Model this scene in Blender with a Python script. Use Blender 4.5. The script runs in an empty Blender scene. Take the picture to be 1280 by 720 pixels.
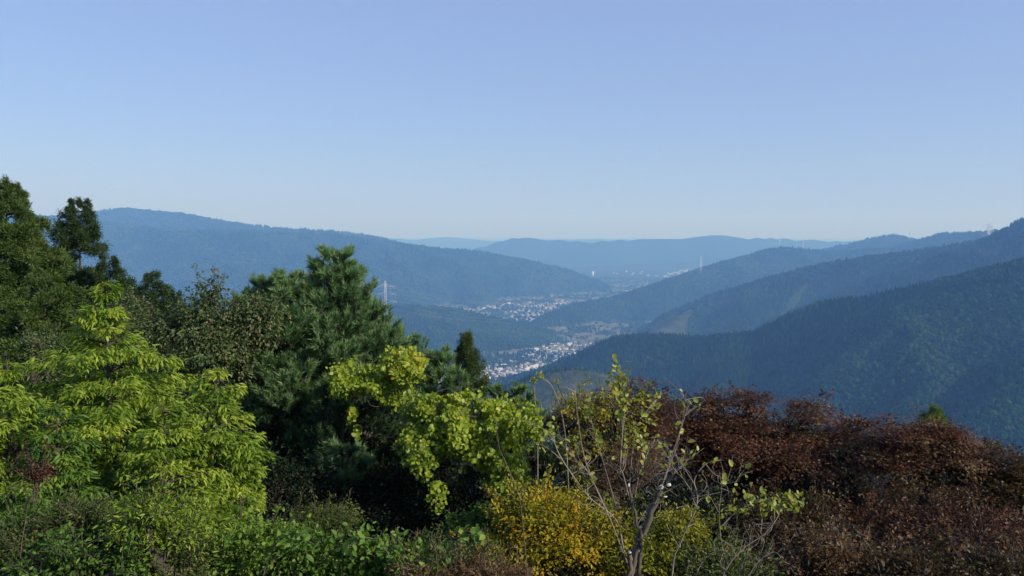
import bpy, math, random
import numpy as np

# ------------------------------------------------------------------ camera, sky, sun, exposure
SC = bpy.context.scene
COL = SC.collection
W_PX, H_PX, F_PX = 1280.0, 720.0, 1005.0
HORIZON_V = 285.0
PITCH = math.atan((360.0 - HORIZON_V) / F_PX)
CP, SP = math.cos(PITCH), math.sin(PITCH)

cam_data = bpy.data.cameras.new("camera")
cam_data.sensor_fit = 'HORIZONTAL'
cam_data.angle = 2 * math.atan(640.0 / F_PX)
cam_data.clip_start = 0.05
cam_data.clip_end = 200000.0
cam = bpy.data.objects.new("camera", cam_data)
COL.objects.link(cam)
cam.location = (0, 0, 0)
cam.rotation_euler = (math.pi / 2 - PITCH, 0, 0)
SC.camera = cam

SUN_DIR = np.array([0.80, -0.42, 0.50]); SUN_DIR /= np.linalg.norm(SUN_DIR)
SUN_EL = math.asin(SUN_DIR[2])
SUN_AZ = math.atan2(SUN_DIR[0], SUN_DIR[1])        # clockwise from +Y

world = bpy.data.worlds.new("World")
SC.world = world
world.use_nodes = True
wn = world.node_tree
bg = wn.nodes["Background"]
sky = wn.nodes.new("ShaderNodeTexSky")
sky.sky_type = 'NISHITA'
sky.sun_disc = False
sky.sun_elevation = SUN_EL
sky.sun_rotation = SUN_AZ
sky.altitude = 500.0
sky.air_density = 0.9
sky.dust_density = 1.2
sky.ozone_density = 4.0
wb = wn.nodes.new("ShaderNodeMix"); wb.data_type = 'RGBA'; wb.blend_type = 'MULTIPLY'; wb.inputs[0].default_value = 1.0
wb.inputs[7].default_value = (.96, 0.97, 1.03, 1)      # the camera's cool white balance
veil = wn.nodes.new("ShaderNodeMix"); veil.data_type = 'RGBA'; veil.inputs[0].default_value = 0.5     # flat lavender blue blended into the sky as painted haze
veil.inputs[7].default_value = (2.72, 3.40, 5.95, 1)
tcw = wn.nodes.new("ShaderNodeTexCoord"); szw = wn.nodes.new("ShaderNodeSeparateXYZ"); mrw = wn.nodes.new("ShaderNodeMapRange")
mrw.interpolation_type = 'SMOOTHSTEP'                                                      # the blend fades towards the zenith to cut ambient light
for k_, v_ in (("From Min", .30), ("From Max", .75), ("To Min", .52), ("To Max", .0)): mrw.inputs[k_].default_value = v_
wn.links.new(tcw.outputs["Generated"], szw.inputs[0]); wn.links.new(szw.outputs["Z"], mrw.inputs["Value"]); wn.links.new(mrw.outputs["Result"], veil.inputs[0])
wn.links.new(sky.outputs[0], wb.inputs[6]); wn.links.new(wb.outputs[2], veil.inputs[6]); wn.links.new(veil.outputs[2], bg.inputs[0])
bg.inputs[1].default_value = 0.125

sun_data = bpy.data.lights.new("sun", 'SUN')
sun_data.energy = 5.0
sun_data.angle = math.radians(0.53)
sun_data.color = (1.0, 0.955, 0.89)
sun = bpy.data.objects.new("sun", sun_data)
COL.objects.link(sun)
from mathutils import Vector
sun.rotation_euler = Vector(SUN_DIR.tolist()).to_track_quat('Z', 'Y').to_euler()

SC.view_settings.view_transform = 'Standard'
SC.view_settings.look = 'None'
SC.view_settings.gamma = 1.0
SC.view_settings.use_curve_mapping = False
SC.view_settings.exposure = 0.18

SC.render.engine = 'CYCLES'
cy = SC.cycles
cy.use_adaptive_sampling = True
cy.adaptive_threshold = 0.015
cy.adaptive_min_samples = 16
cy.use_denoising = True
cy.max_bounces = 5
cy.diffuse_bounces = 3
cy.glossy_bounces = 1
cy.transmission_bounces = 3
cy.transparent_max_bounces = 6
cy.volume_bounces = 1
cy.caustics_reflective = False
cy.caustics_refractive = False
cy.time_limit = 900
SC.render.use_persistent_data = False

# ------------------------------------------------------------------ helpers
def ray(u, v):
    """Direction of a photograph pixel (1280x720), scaled so that y = 1."""
    u = np.asarray(u, float); v = np.asarray(v, float)
    cx = (u - 640.0) / F_PX; cz = (360.0 - v) / F_PX
    y = CP + cz * SP
    z = -SP + cz * CP
    return cx / y, z / y

def at(u, v, d):
    rx, rz = ray(u, v)
    return np.array([float(rx) * d, d, float(rz) * d])

def tag(o, label=None, cat=None, group=None, kind=None):
    if label: o["label"] = label
    if cat: o["category"] = cat
    if group: o["group"] = group
    if kind: o["kind"] = kind
    return o

def empty(name, loc, label=None, cat=None, group=None):
    o = bpy.data.objects.new(name, None)
    o.empty_display_size = 0.2
    COL.objects.link(o)
    o.location = loc
    return tag(o, label, cat, group)

def hash2(ix, iy, seed):
    h = (ix.astype(np.int64) * 374761393 + iy.astype(np.int64) * 668265263 + seed * 144269504) & 0x7fffffff
    h = ((h ^ (h >> 13)) * 1274126177) & 0x7fffffff
    h = (h ^ (h >> 16)) & 0xffff
    return h.astype(np.float32) / 65535.0

def vnoise(x, y, seed=0):
    ix = np.floor(x); iy = np.floor(y)
    fx = x - ix; fy = y - iy
    fx = fx * fx * fx * (fx * (fx * 6 - 15) + 10); fy = fy * fy * fy * (fy * (fy * 6 - 15) + 10)
    a = hash2(ix, iy, seed); b = hash2(ix + 1, iy, seed)
    c = hash2(ix, iy + 1, seed); d = hash2(ix + 1, iy + 1, seed)
    return (a * (1 - fx) + b * fx) * (1 - fy) + (c * (1 - fx) + d * fx) * fy

def fbm(x, y, seed=0, octv=4, gain=0.5):
    s = 0.0; a = 1.0; t = 0.0
    for i in range(octv):
        s = s + a * vnoise(x * 2 ** i, y * 2 ** i, seed + i * 17); t += a; a *= gain
    return s / t

def mesh_np(name, verts, faces_flat, nper, mat=None, parent=None, attrs=None, smooth=False, mats=None, matidx=None):
    """One mesh object from numpy arrays; nper = vertices per face (an int, or an array of loop counts)."""
    me = bpy.data.meshes.new(name)
    verts = np.asarray(verts, np.float32).reshape(-1, 3)
    ff = np.asarray(faces_flat, np.int32).ravel()
    if np.isscalar(nper):
        nf = len(ff) // nper
        tot = np.full(nf, nper, np.int32)
    else:
        tot = np.asarray(nper, np.int32); nf = len(tot)
    st = np.zeros(nf, np.int32); st[1:] = np.cumsum(tot)[:-1]
    me.vertices.add(len(verts)); me.vertices.foreach_set("co", verts.ravel())
    me.loops.add(len(ff)); me.loops.foreach_set("vertex_index", ff)
    me.polygons.add(nf)
    me.polygons.foreach_set("loop_start", st)
    me.polygons.foreach_set("loop_total", tot)
    if smooth: me.polygons.foreach_set("use_smooth", np.ones(nf, bool))
    for m in (mats or ([mat] if mat else [])): me.materials.append(m)
    if matidx is not None: me.polygons.foreach_set("material_index", np.asarray(matidx, np.int32))
    for k, (dom, arr) in (attrs or {}).items():
        at_ = me.attributes.new(k, 'FLOAT', dom); at_.data.foreach_set("value", np.asarray(arr, np.float32))
    me.update(calc_edges=True)
    o = bpy.data.objects.new(name, me)
    COL.objects.link(o)
    if parent is not None: o.parent = parent
    return o

def new_mat(name):
    m = bpy.data.materials.new(name); m.use_nodes = True
    nt = m.node_tree; nt.nodes.clear()
    out = nt.nodes.new("ShaderNodeOutputMaterial")
    return m, nt, out

def N(nt, typ, **kw):
    n = nt.nodes.new(typ)
    for k, v in kw.items(): setattr(n, k, v)
    return n

def ramp(nt, stops, interp='LINEAR'):
    r = nt.nodes.new("ShaderNodeValToRGB"); cr = r.color_ramp; cr.interpolation = interp
    while len(cr.elements) < len(stops): cr.elements.new(0.5)
    for e, (p, c) in zip(cr.elements, stops):
        e.position = p; e.color = (c[0], c[1], c[2], 1)
    return r

def plain_mat(name, col, rough=0.8, noise=None):
    m, nt, out = new_mat(name)
    b = N(nt, "ShaderNodeBsdfPrincipled")
    b.inputs["Roughness"].default_value = rough
    b.inputs["Base Color"].default_value = (*col, 1)
    if noise:
        tc = N(nt, "ShaderNodeTexCoord"); nz = N(nt, "ShaderNodeTexNoise")
        nz.inputs["Scale"].default_value = noise; nz.inputs["Detail"].default_value = 5
        nt.links.new(tc.outputs["Object"], nz.inputs["Vector"])
        r = ramp(nt, [(0.3, [c * 0.6 for c in col]), (0.7, [min(1, c * 1.25) for c in col])])
        nt.links.new(nz.outputs["Fac"], r.inputs[0]); nt.links.new(r.outputs[0], b.inputs["Base Color"])
    nt.links.new(b.outputs[0], out.inputs[0])
    return m

# ------------------------------------------------------------------ terrain
FLOOR = -540.0
def dense(pts, n=6):
    """Catmull-Rom through (u, v, D) control points -> world points."""
    p = np.array([at(u, v, d) for u, v, d in pts])
    p = np.vstack([2 * p[0] - p[1], p, 2 * p[-1] - p[-2]])
    out = []
    for i in range(1, len(p) - 2):
        for t in np.linspace(0, 1, n, endpoint=False):
            a, b, c, d = p[i - 1], p[i], p[i + 1], p[i + 2]
            out.append(0.5 * ((2 * b) + (c - a) * t + (2 * a - 5 * b + 4 * c - d) * t * t + (3 * b - a - 3 * c + d) * t ** 3))
    out.append(p[-2])
    return np.array(out)

K = 1000.0
RIDGES = [  # name, (u, v, distance km), slope, tree-height drop, spur amplitude, spur spacing
 ("far_plain_hills", [(330,301,20),(420,299,20),(480,297,19),(520,300,19),(560,296,21),(600,301,19),(660,300,20),(760,299,20),(900,300,22),(1050,301,22),(1300,303,22)], .12, 0, 60, 900),
 ("far_range", [(575,318,13),(600,309,12.6),(632,300,12.3),(655,296,12),(690,299,12),(735,302,11.6),(770,300,11.8),(800,299,12),(850,296,12),(900,294,12),(940,297,12),(985,298,12.4),(1040,301,12.5),(1100,303,13),(1250,306,13)], .42, 0, 70, 700),
 ("far_foot", [(690,337,9.6),(730,333,10.4),(790,331,10.6),(830,329,10.8),(880,326,11)], .25, 0, 30, 500),
 ("left_back", [(-160,275,7.6),(-60,270,7.6),(40,268,7.6),(110,268,7.6),(135,264,7.5),(160,261,7.5),(190,264,7.5),(230,268,7.5),(280,277,7.4),(330,284,7.4),(380,288,7.3),(430,291,7.3),(470,297,7.4),(510,306,7.6),(550,312,7.8)], .55, 5, 90, 600),
 ("left_front", [(-160,290,6.0),(20,272,6.3),(100,272,6.3),(130,277,6.2),(220,287,6.1),(320,289,6.1),(420,294,6.2),(480,302,6.3),(550,311,6.5),(590,314,6.6),(640,322,6.7),(690,333,6.9),(725,344,7.1),(755,356,7.3)], .52, 6, 150, 560),
 ("left_low", [(-300,440,2.7),(-100,432,2.8),(120,425,2.9),(300,420,3.0),(430,422,3.0),(500,430,3.05),(545,441,3.1),(583,456,3.15)], .30, 8, 25, 260),
 ("left_spur", [(-300,372,4.6),(-60,372,4.6),(120,370,4.3),(300,372,4.1),(430,378,4.0),(500,382,3.95),(550,384,3.9),(590,391,3.9),(625,404,3.85),(652,418,3.8),(672,430,3.75)], .30, 8, 30, 260),
 ("mid_spur", [(676,415,4.25),(682,400,4.35),(700,388,4.5),(726,380,4.7),(768,372,4.9),(815,359,5.0),(863,343,5.2),(905,328,5.4),(950,316,5.6),(981,310,5.7),(1036,315,5.8),(1090,312,5.6),(1140,312,5.3),(1180,308,5)], .5, 6, 95, 420),
 ("right_hump", [(985,318,7),(1030,312,7),(1060,306,6.9),(1090,299,6.8),(1115,295,6.7),(1132,297,6.6),(1147,303,6.5),(1175,312,6.4)], .5, 6, 30, 300),
 ("right_back", [(1130,306,6),(1150,301,5.7),(1180,293,5.5),(1200,292,5.4),(1225,290,5.3),(1250,288,5.2),(1290,284,5.0)], .5, 6, 30, 300),
 ("right_mid", [(800,424,3.25),(835,404,3.4),(860,388,3.5),(900,371,3.6),(932,360,3.6),(974,343,3.6),(1029,329,3.6),(1088,319,3.5),(1158,311,3.4),(1200,304,3.3),(1227,299,3.25),(1255,290,3.2),(1280,279,3.1),(1330,260,3.0),(1450,235,2.9)], .56, 10, 120, 400),
 ("right_near", [(596,480,2.75),(650,466,2.62),(690,457,2.5),(720,450,2.42),(739,436,2.35),(764,424,2.28),(784,419,2.22),(806,417,2.18),(847,418,2.12),(890,419,2.06),(949,411,2.0),(984,397,1.97),(1019,381,1.94),(1043,374,1.92),(1081,371,1.88),(1123,362,1.84),(1192,343,1.8),(1227,334,1.77),(1280,321,1.74),(1360,304,1.7),(1500,290,1.65)], .62, 10, 150, 400),
 ("spur", [(1123,366,1.84),(1080,425,1.70),(1030,485,1.56),(1000,530,1.46)], .72, 8, 25, 120),
 ("spur", [(1290,335,1.72),(1235,405,1.56),(1165,480,1.40),(1110,545,1.28)], .72, 8, 25, 120),
 ("spur", [(1400,350,1.55),(1310,430,1.36),(1240,510,1.23),(1190,575,1.15)], .72, 8, 25, 120),
 ("spur", [(949,415,2.0),(915,450,1.88),(880,490,1.75),(850,520,1.66)], .70, 8, 20, 120),
 ("spur", [(100,280,6.25),(150,325,5.6),(185,368,5.1)], .6, 6, 40, 300),
 ("spur", [(230,292,6.1),(300,338,5.5),(345,372,5.05)], .6, 6, 40, 300),
 ("spur", [(420,300,6.2),(470,338,5.65),(505,372,5.15)], .6, 6, 40, 300),
 ("spur", [(550,316,6.5),(585,350,5.95),(600,378,5.5)], .6, 6, 40, 300),
 ("spur", [(1000,340,3.6),(962,378,3.35),(925,408,3.12)], .62, 8, 30, 200),
 ("spur", [(1140,316,3.45),(1085,350,3.2),(1045,372,3.02)], .62, 8, 30, 200),
 ("spur", [(863,348,5.2),(835,372,4.95),(800,396,4.6)], .6, 6, 30, 200),
 ("near_shoulder", [(620,500,1.72),(655,487,1.66),(685,471,1.62),(715,462,1.6),(745,466,1.58),(775,476,1.55),(815,492,1.5)], .5, 2, 8, 150),
]
RD = []
for name, pts, k, drop, amp, spc in RIDGES:
    P = dense([(u, v, d * K) for u, v, d in pts], 5)
    P[:, 2] -= drop
    RD.append((name, P, k, amp, spc))

def terrain(x, y, want=False):
    x = np.asarray(x, np.float32); y = np.asarray(y, np.float32)
    r = np.sqrt(x * x + y * y)
    floor = FLOOR + 14 * (fbm(x / 700, y / 700, 3, 3) - 0.5) + np.clip((r - 9000) / 1000, 0, 8) * 2
    h = floor.copy()
    which = np.full(x.shape, -1, np.int32)
    near = np.full(x.shape, 1e9, np.float32)
    for i, (name, P, k, amp, spc) in enumerate(RD):
        # only where the ridge can rise above the floor
        reach = (P[:, 2].max() - FLOOR) / k + 400
        m = np.nonzero((x > P[:, 0].min() - reach) & (x < P[:, 0].max() + reach) & (y > P[:, 1].min() - reach) & (y < P[:, 1].max() + reach))[0]
        if not len(m): continue
        px, py = x[m], y[m]
        best = np.full(px.shape, -1e9, np.float32); bs = np.zeros_like(best); bd = np.zeros_like(best)
        s0 = 0.0
        for a, b in zip(P[:-1], P[1:]):
            ex, ey = b[0] - a[0], b[1] - a[1]
            L2 = ex * ex + ey * ey + 1e-6; L = math.sqrt(L2)
            t = np.clip(((px - a[0]) * ex + (py - a[1]) * ey) / L2, 0, 1)
            d = np.sqrt((px - a[0] - t * ex) ** 2 + (py - a[1] - t * ey) ** 2)
            hh = a[2] + t * (b[2] - a[2]) - k * (np.sqrt(d * d + 900.0) - 30.0)
            w = hh > best
            best = np.where(w, hh, best); bs = np.where(w, s0 + t * L, bs); bd = np.where(w, d, bd)
            s0 += L
        ws = bs + 1.3 * spc * (fbm(px / (spc * 1.1), py / (spc * 1.1), 40 + i, 4) - 0.5) * np.clip(bd / 120, 0, 1)
        n1 = 1 - np.abs(2 * vnoise(ws / spc, bd / (spc * 3.0), 100 + i) - 1)
        n2 = 1 - np.abs(2 * vnoise(ws / (spc * .5) + 3.1, bd / (spc * .7), 150 + i) - 1)
        n3 = fbm(px / (spc * .5), py / (spc * .5), 200 + i, 3) - .5
        e = np.clip((bd - 15) / (spc * 0.9), 0, 1); e = e * e * (3 - 2 * e)
        best = best + amp * e * ((n1 - .62) * 1.25 + (n2 - .5) * .3 + n3 * .5)
        best = best + 0.06 * amp * (fbm(px / 60, py / 60, 300 + i, 2) - .5)
        hm = h[m]
        s = 10.0 if k > .3 else 25.0
        q = np.clip(0.5 + 0.5 * (best - hm) / s, 0, 1)
        h[m] = hm * (1 - q) + best * q + s * q * (1 - q) * 0.5
        w = best > hm
        which[m] = np.where(w, i, which[m]); near[m] = np.where(w, bd, near[m])
    # the viewpoint's own hillside
    g = ground(x, y)
    h = np.maximum(h, g)
    if want: return h, which, near, floor
    return h

def ground(x, y):
    """The steep slope the viewpoint stands on, falling away in front of the camera."""
    yy = np.maximum(y, 0.0)
    z = -1.75 - 0.12 * np.clip(y, -50, 2) - 0.30 * np.maximum(yy - 2, 0) - 0.25 * np.maximum(yy - 34, 0) - .00008 * np.maximum(yy - 90, 0) ** 2
    z = z - 0.0012 * x * x / (1 + np.abs(x) / 60)
    r = np.sqrt(x * x + y * y)
    z = z + np.clip(r / 6, 0, 1) * 0.5 * (fbm(x / 3.0 + 7, y / 3.0, 11, 3) - .5) + np.clip(r / 100, 0, 1) * 14 * (fbm(x / 60, y / 60, 12, 3) - .5)
    return z.astype(np.float32)

rs = [0.8]
while rs[-1] < 42000:
    r = rs[-1]
    rs.append(r * (1.05 if r < 300 else 1.0058 if r < 8500 else 1.018))
rs = np.array(rs); NA = 860
az = np.radians(np.linspace(-62, 62, NA))
RR, AA = np.meshgrid(rs, az, indexing='ij')
TX = (RR * np.sin(AA)).astype(np.float32).ravel(); TY = (RR * np.cos(AA)).astype(np.float32).ravel() - 0.0
TZ, TW, TN, TF = terrain(TX, TY, True)
nr = len(rs)
i0 = (np.arange(nr - 1)[:, None] * NA + np.arange(NA - 1)[None, :]).ravel()
quads = np.stack([i0, i0 + 1, i0 + NA + 1, i0 + NA], 1)

def cover(x, y, z, floor, which):
    """0 forest, 1 settled valley floor, 2 open clearing."""
    vall = np.clip(1.6 - (z - floor) / 9.0, 0, 1) * np.clip((np.hypot(x, y) - 2300) / 200, 0, 1) * np.clip((8700 - np.hypot(x, y)) / 500, .12, 1)
    def blob(u, v, d, rx, ry, rot=0.0):
        c = at(u, v, d); dx = x - c[0]; dy = y - c[1]
        ca, sa = math.cos(rot), math.sin(rot)
        a = (dx * ca + dy * sa) / rx; b = (-dx * sa + dy * ca) / ry
        q = a * a + b * b + 0.9 * (fbm(x / (rx * .5), y / (ry * .5), 77, 3) - .5)
        return np.clip((1.1 - q) * 6, 0, 1)
    clear = np.maximum(blob(722, 474, 1540, 120, 90), blob(832, 408, 3330, 90, 300, -0.5) * (z > floor + 8))
    return vall, clear
VALL, CLEAR = cover(TX, TY, TZ, TF, TW)

def terrain_material():
    m, nt, out = new_mat("hill_ground")
    L = nt.links.new
    geo = N(nt, "ShaderNodeNewGeometry")
    def noise(scale, detail=4):
        n = N(nt, "ShaderNodeTexNoise"); n.inputs["Scale"].default_value = scale; n.inputs["Detail"].default_value = detail
        L(geo.outputs["Position"], n.inputs["Vector"]); return n
    n1 = noise(0.05, 6)
    f = ramp(nt, [(0.30, (.010, .020, .008)), (0.55, (.022, .042, .014)), (0.8, (.045, .060, .020))])
    L(n1.outputs["Fac"], f.inputs[0])
    vo = N(nt, "ShaderNodeTexVoronoi"); vo.inputs["Scale"].default_value = 0.028; L(geo.outputs["Position"], vo.inputs["Vector"])
    vr = ramp(nt, [(0.0, (.06, .085, .030)), (0.3, (.16, .15, .09)), (0.5, (.10, .11, .05)), (0.7, (.22, .19, .14)), (0.9, (.30, .28, .25)), (1.0, (.05, .07, .03))], 'CONSTANT')
    sep = N(nt, "ShaderNodeSeparateColor"); L(vo.outputs["Color"], sep.inputs[0]); L(sep.outputs[0], vr.inputs[0])
    n2 = noise(0.15, 5)
    mixv = N(nt, "ShaderNodeMix", data_type='RGBA', blend_type='MIX')
    g = ramp(nt, [(0.35, (.05, .07, .03)), (0.65, (.25, .22, .17))]); L(n2.outputs["Fac"], g.inputs[0])
    mixv.inputs[0].default_value = .45; L(vr.outputs[0], mixv.inputs[6]); L(g.outputs[0], mixv.inputs[7])
    av = N(nt, "ShaderNodeAttribute", attribute_name="settled"); ac = N(nt, "ShaderNodeAttribute", attribute_name="open")
    m1 = N(nt, "ShaderNodeMix", data_type='RGBA'); L(av.outputs["Fac"], m1.inputs[0]); L(f.outputs[0], m1.inputs[6]); L(mixv.outputs[2], m1.inputs[7])
    n3 = noise(0.03, 6)
    c = ramp(nt, [(0.35, (.035, .048, .020)), (0.55, (.065, .070, .034)), (0.75, (.11, .09, .06))]); L(n3.outputs["Fac"], c.inputs[0])
    m2 = N(nt, "ShaderNodeMix", data_type='RGBA'); L(ac.outputs["Fac"], m2.inputs[0]); L(m1.outputs[2], m2.inputs[6]); L(c.outputs[0], m2.inputs[7])
    b = N(nt, "ShaderNodeBsdfPrincipled"); b.inputs["Roughness"].default_value = 1.0; b.inputs["Specular IOR Level"].default_value = 0.0
    L(m2.outputs[2], b.inputs["Base Color"])
    n4 = noise(0.08, 3); bu = N(nt, "ShaderNodeBump"); bu.inputs["Strength"].default_value = .9; bu.inputs["Distance"].default_value = 8.0
    L(n4.outputs["Fac"], bu.inputs["Height"]); L(bu.outputs[0], b.inputs["Normal"])
    L(b.outputs[0], out.inputs[0])
    return m

ter = mesh_np("terrain", np.stack([TX, TY, TZ], 1), quads, 4, terrain_material(), attrs={"settled": ('POINT', VALL), "open": ('POINT', CLEAR)}, smooth=True)
tag(ter, kind="structure")

# ------------------------------------------------------------------ haze
bx0, bx1, by0, by1, bz0, bz1 = -40000.0, 40000.0, -3000.0, 45000.0, float(TZ.min()) - 1.0, 620.0
hv = [(x, y, z) for z in (bz0, bz1) for y in (by0, by1) for x in (bx0, bx1)]
hf = [0, 2, 3, 1, 4, 5, 7, 6, 0, 1, 5, 4, 2, 6, 7, 3, 0, 4, 6, 2, 1, 3, 7, 5]
mh, nt, out = new_mat("valley_air")
pv = N(nt, "ShaderNodeVolumePrincipled")
pv.inputs["Color"].default_value = (0.225, 0.485, 1.0, 1)
pv.inputs["Absorption Color"].default_value = (0.84, 0.84, 1, 1)
pv.inputs["Density"].default_value = 1.5e-4
nt.links.new(pv.outputs[0], out.inputs["Volume"])
tag(mesh_np("haze", hv, hf, 4, mh), kind="stuff")

# ------------------------------------------------------------------ forest on the hills (uncountable: one mass)
rng = np.random.default_rng(7)
fx, fy, fs = [], [], []
r = 900.0
AZF = math.radians(40)
while r < 8600:
    sp = max(5.0, r * 0.0025)
    n = int(2 * AZF * r / sp)
    a = -AZF + (np.arange(n) + rng.random() + rng.uniform(-.6, .6, n)) * (2 * AZF / n)
    rr = r + rng.uniform(-.8, .8, n) * sp
    fx.append(rr * np.sin(a)); fy.append(rr * np.cos(a)); fs.append(np.full(n, sp))
    r += sp * 0.95
fx = np.concatenate(fx); fy = np.concatenate(fy); fs = np.concatenate(fs)
fz, fw, fn, ffl = terrain(fx, fy, True)
fv, fc = cover(fx, fy, fz, ffl, fw)
# what the viewpoint can see of it (with a margin for a step aside)
el = (TZ.reshape(nr, NA) + 25) / RR
runmax = np.maximum.accumulate(TZ.reshape(nr, NA) / RR, 0)
fr = np.hypot(fx, fy); fa = np.arctan2(fx, fy)
ri = np.clip(np.searchsorted(rs, fr) - 1, 0, nr - 1); ai = np.clip(np.round((fa + math.radians(62)) / (az[1] - az[0])).astype(int), 0, NA - 1)
vis = (fz + 25) / fr > runmax[np.maximum(ri - 2, 0), ai] - 0.006
keep = vis & (fv + 0.35 * rng.random(len(fv)) < 0.5) & (fc < 0.35 + .3 * rng.random(len(fv))) & (fz > -900)
keep |= vis & (fv > .3) & (rng.random(len(fv)) < .03 + .25 * (fbm(fx / 120, fy / 120, 5, 3) > .56))
fx, fy, fz, fs, fr, fc = [q[keep] for q in (fx, fy, fz, fs, fr, fc)]
kindn = fbm(fx / 260, fy / 260, 61, 3) + rng.normal(0, .08, len(fx))
fidx = np.where(kindn > 0.52, 2, 0) + rng.integers(0, 2, len(fx))
print("forest trees", len(fx))
fo = mesh_np("forest", np.stack([fx, fy, fz - 1.0], 1), [], 3, attrs={"size": ('POINT', fs * rng.uniform(.6, 1.5, len(fs))), "sort": ('POINT', fidx), "turn": ('POINT', rng.uniform(0, 6.28, len(fs))), "tall": ('POINT', rng.uniform(.65, 1.0, len(fs)) * np.clip(6.6 / fs, .45, 1.25) ** .6)})
tag(fo, kind="stuff")

def forest_material():
    m, nt, out = new_mat("forest_foliage"); L = nt.links.new
    oi = N(nt, "ShaderNodeObjectInfo"); geo = N(nt, "ShaderNodeNewGeometry")
    at_ = N(nt, "ShaderNodeAttribute", attribute_name="hue", attribute_type='INSTANCER')
    r1 = ramp(nt, [(0, (.004, .014, .008)), (.35, (.009, .030, .013)), (.65, (.020, .054, .019)), (.9, (.044, .080, .025)), (1, (.052, .058, .022))])
    L(at_.outputs["Fac"], r1.inputs[0])
    nz = N(nt, "ShaderNodeTexNoise"); nz.inputs["Scale"].default_value = 0.35; nz.inputs["Detail"].default_value = 3; L(geo.outputs["Position"], nz.inputs["Vector"])
    mx = N(nt, "ShaderNodeMix", data_type='RGBA', blend_type='MULTIPLY'); mx.inputs[0].default_value = 1
    r2 = ramp(nt, [(.3, (.55, .55, .55)), (.7, (1.3, 1.3, 1.3))]); L(nz.outputs["Fac"], r2.inputs[0])
    L(r1.outputs[0], mx.inputs[6]); L(r2.outputs[0], mx.inputs[7])
    b = N(nt, "ShaderNodeBsdfDiffuse"); L(mx.outputs[2], b.inputs[0]); L(b.outputs[0], out.inputs[0])
    return m
FM = forest_material()
fo.data.materials.append(FM)
hue = np.clip(np.where(fidx >= 2, .58, .42) + 0.9 * (fbm(fx / 130, fy / 130, 91, 3) - .5) + rng.normal(0, .18, len(fx)), 0, 1)
ha = fo.data.attributes.new("hue", 'FLOAT', 'POINT'); ha.data.foreach_set("value", hue.astype(np.float32))

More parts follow.
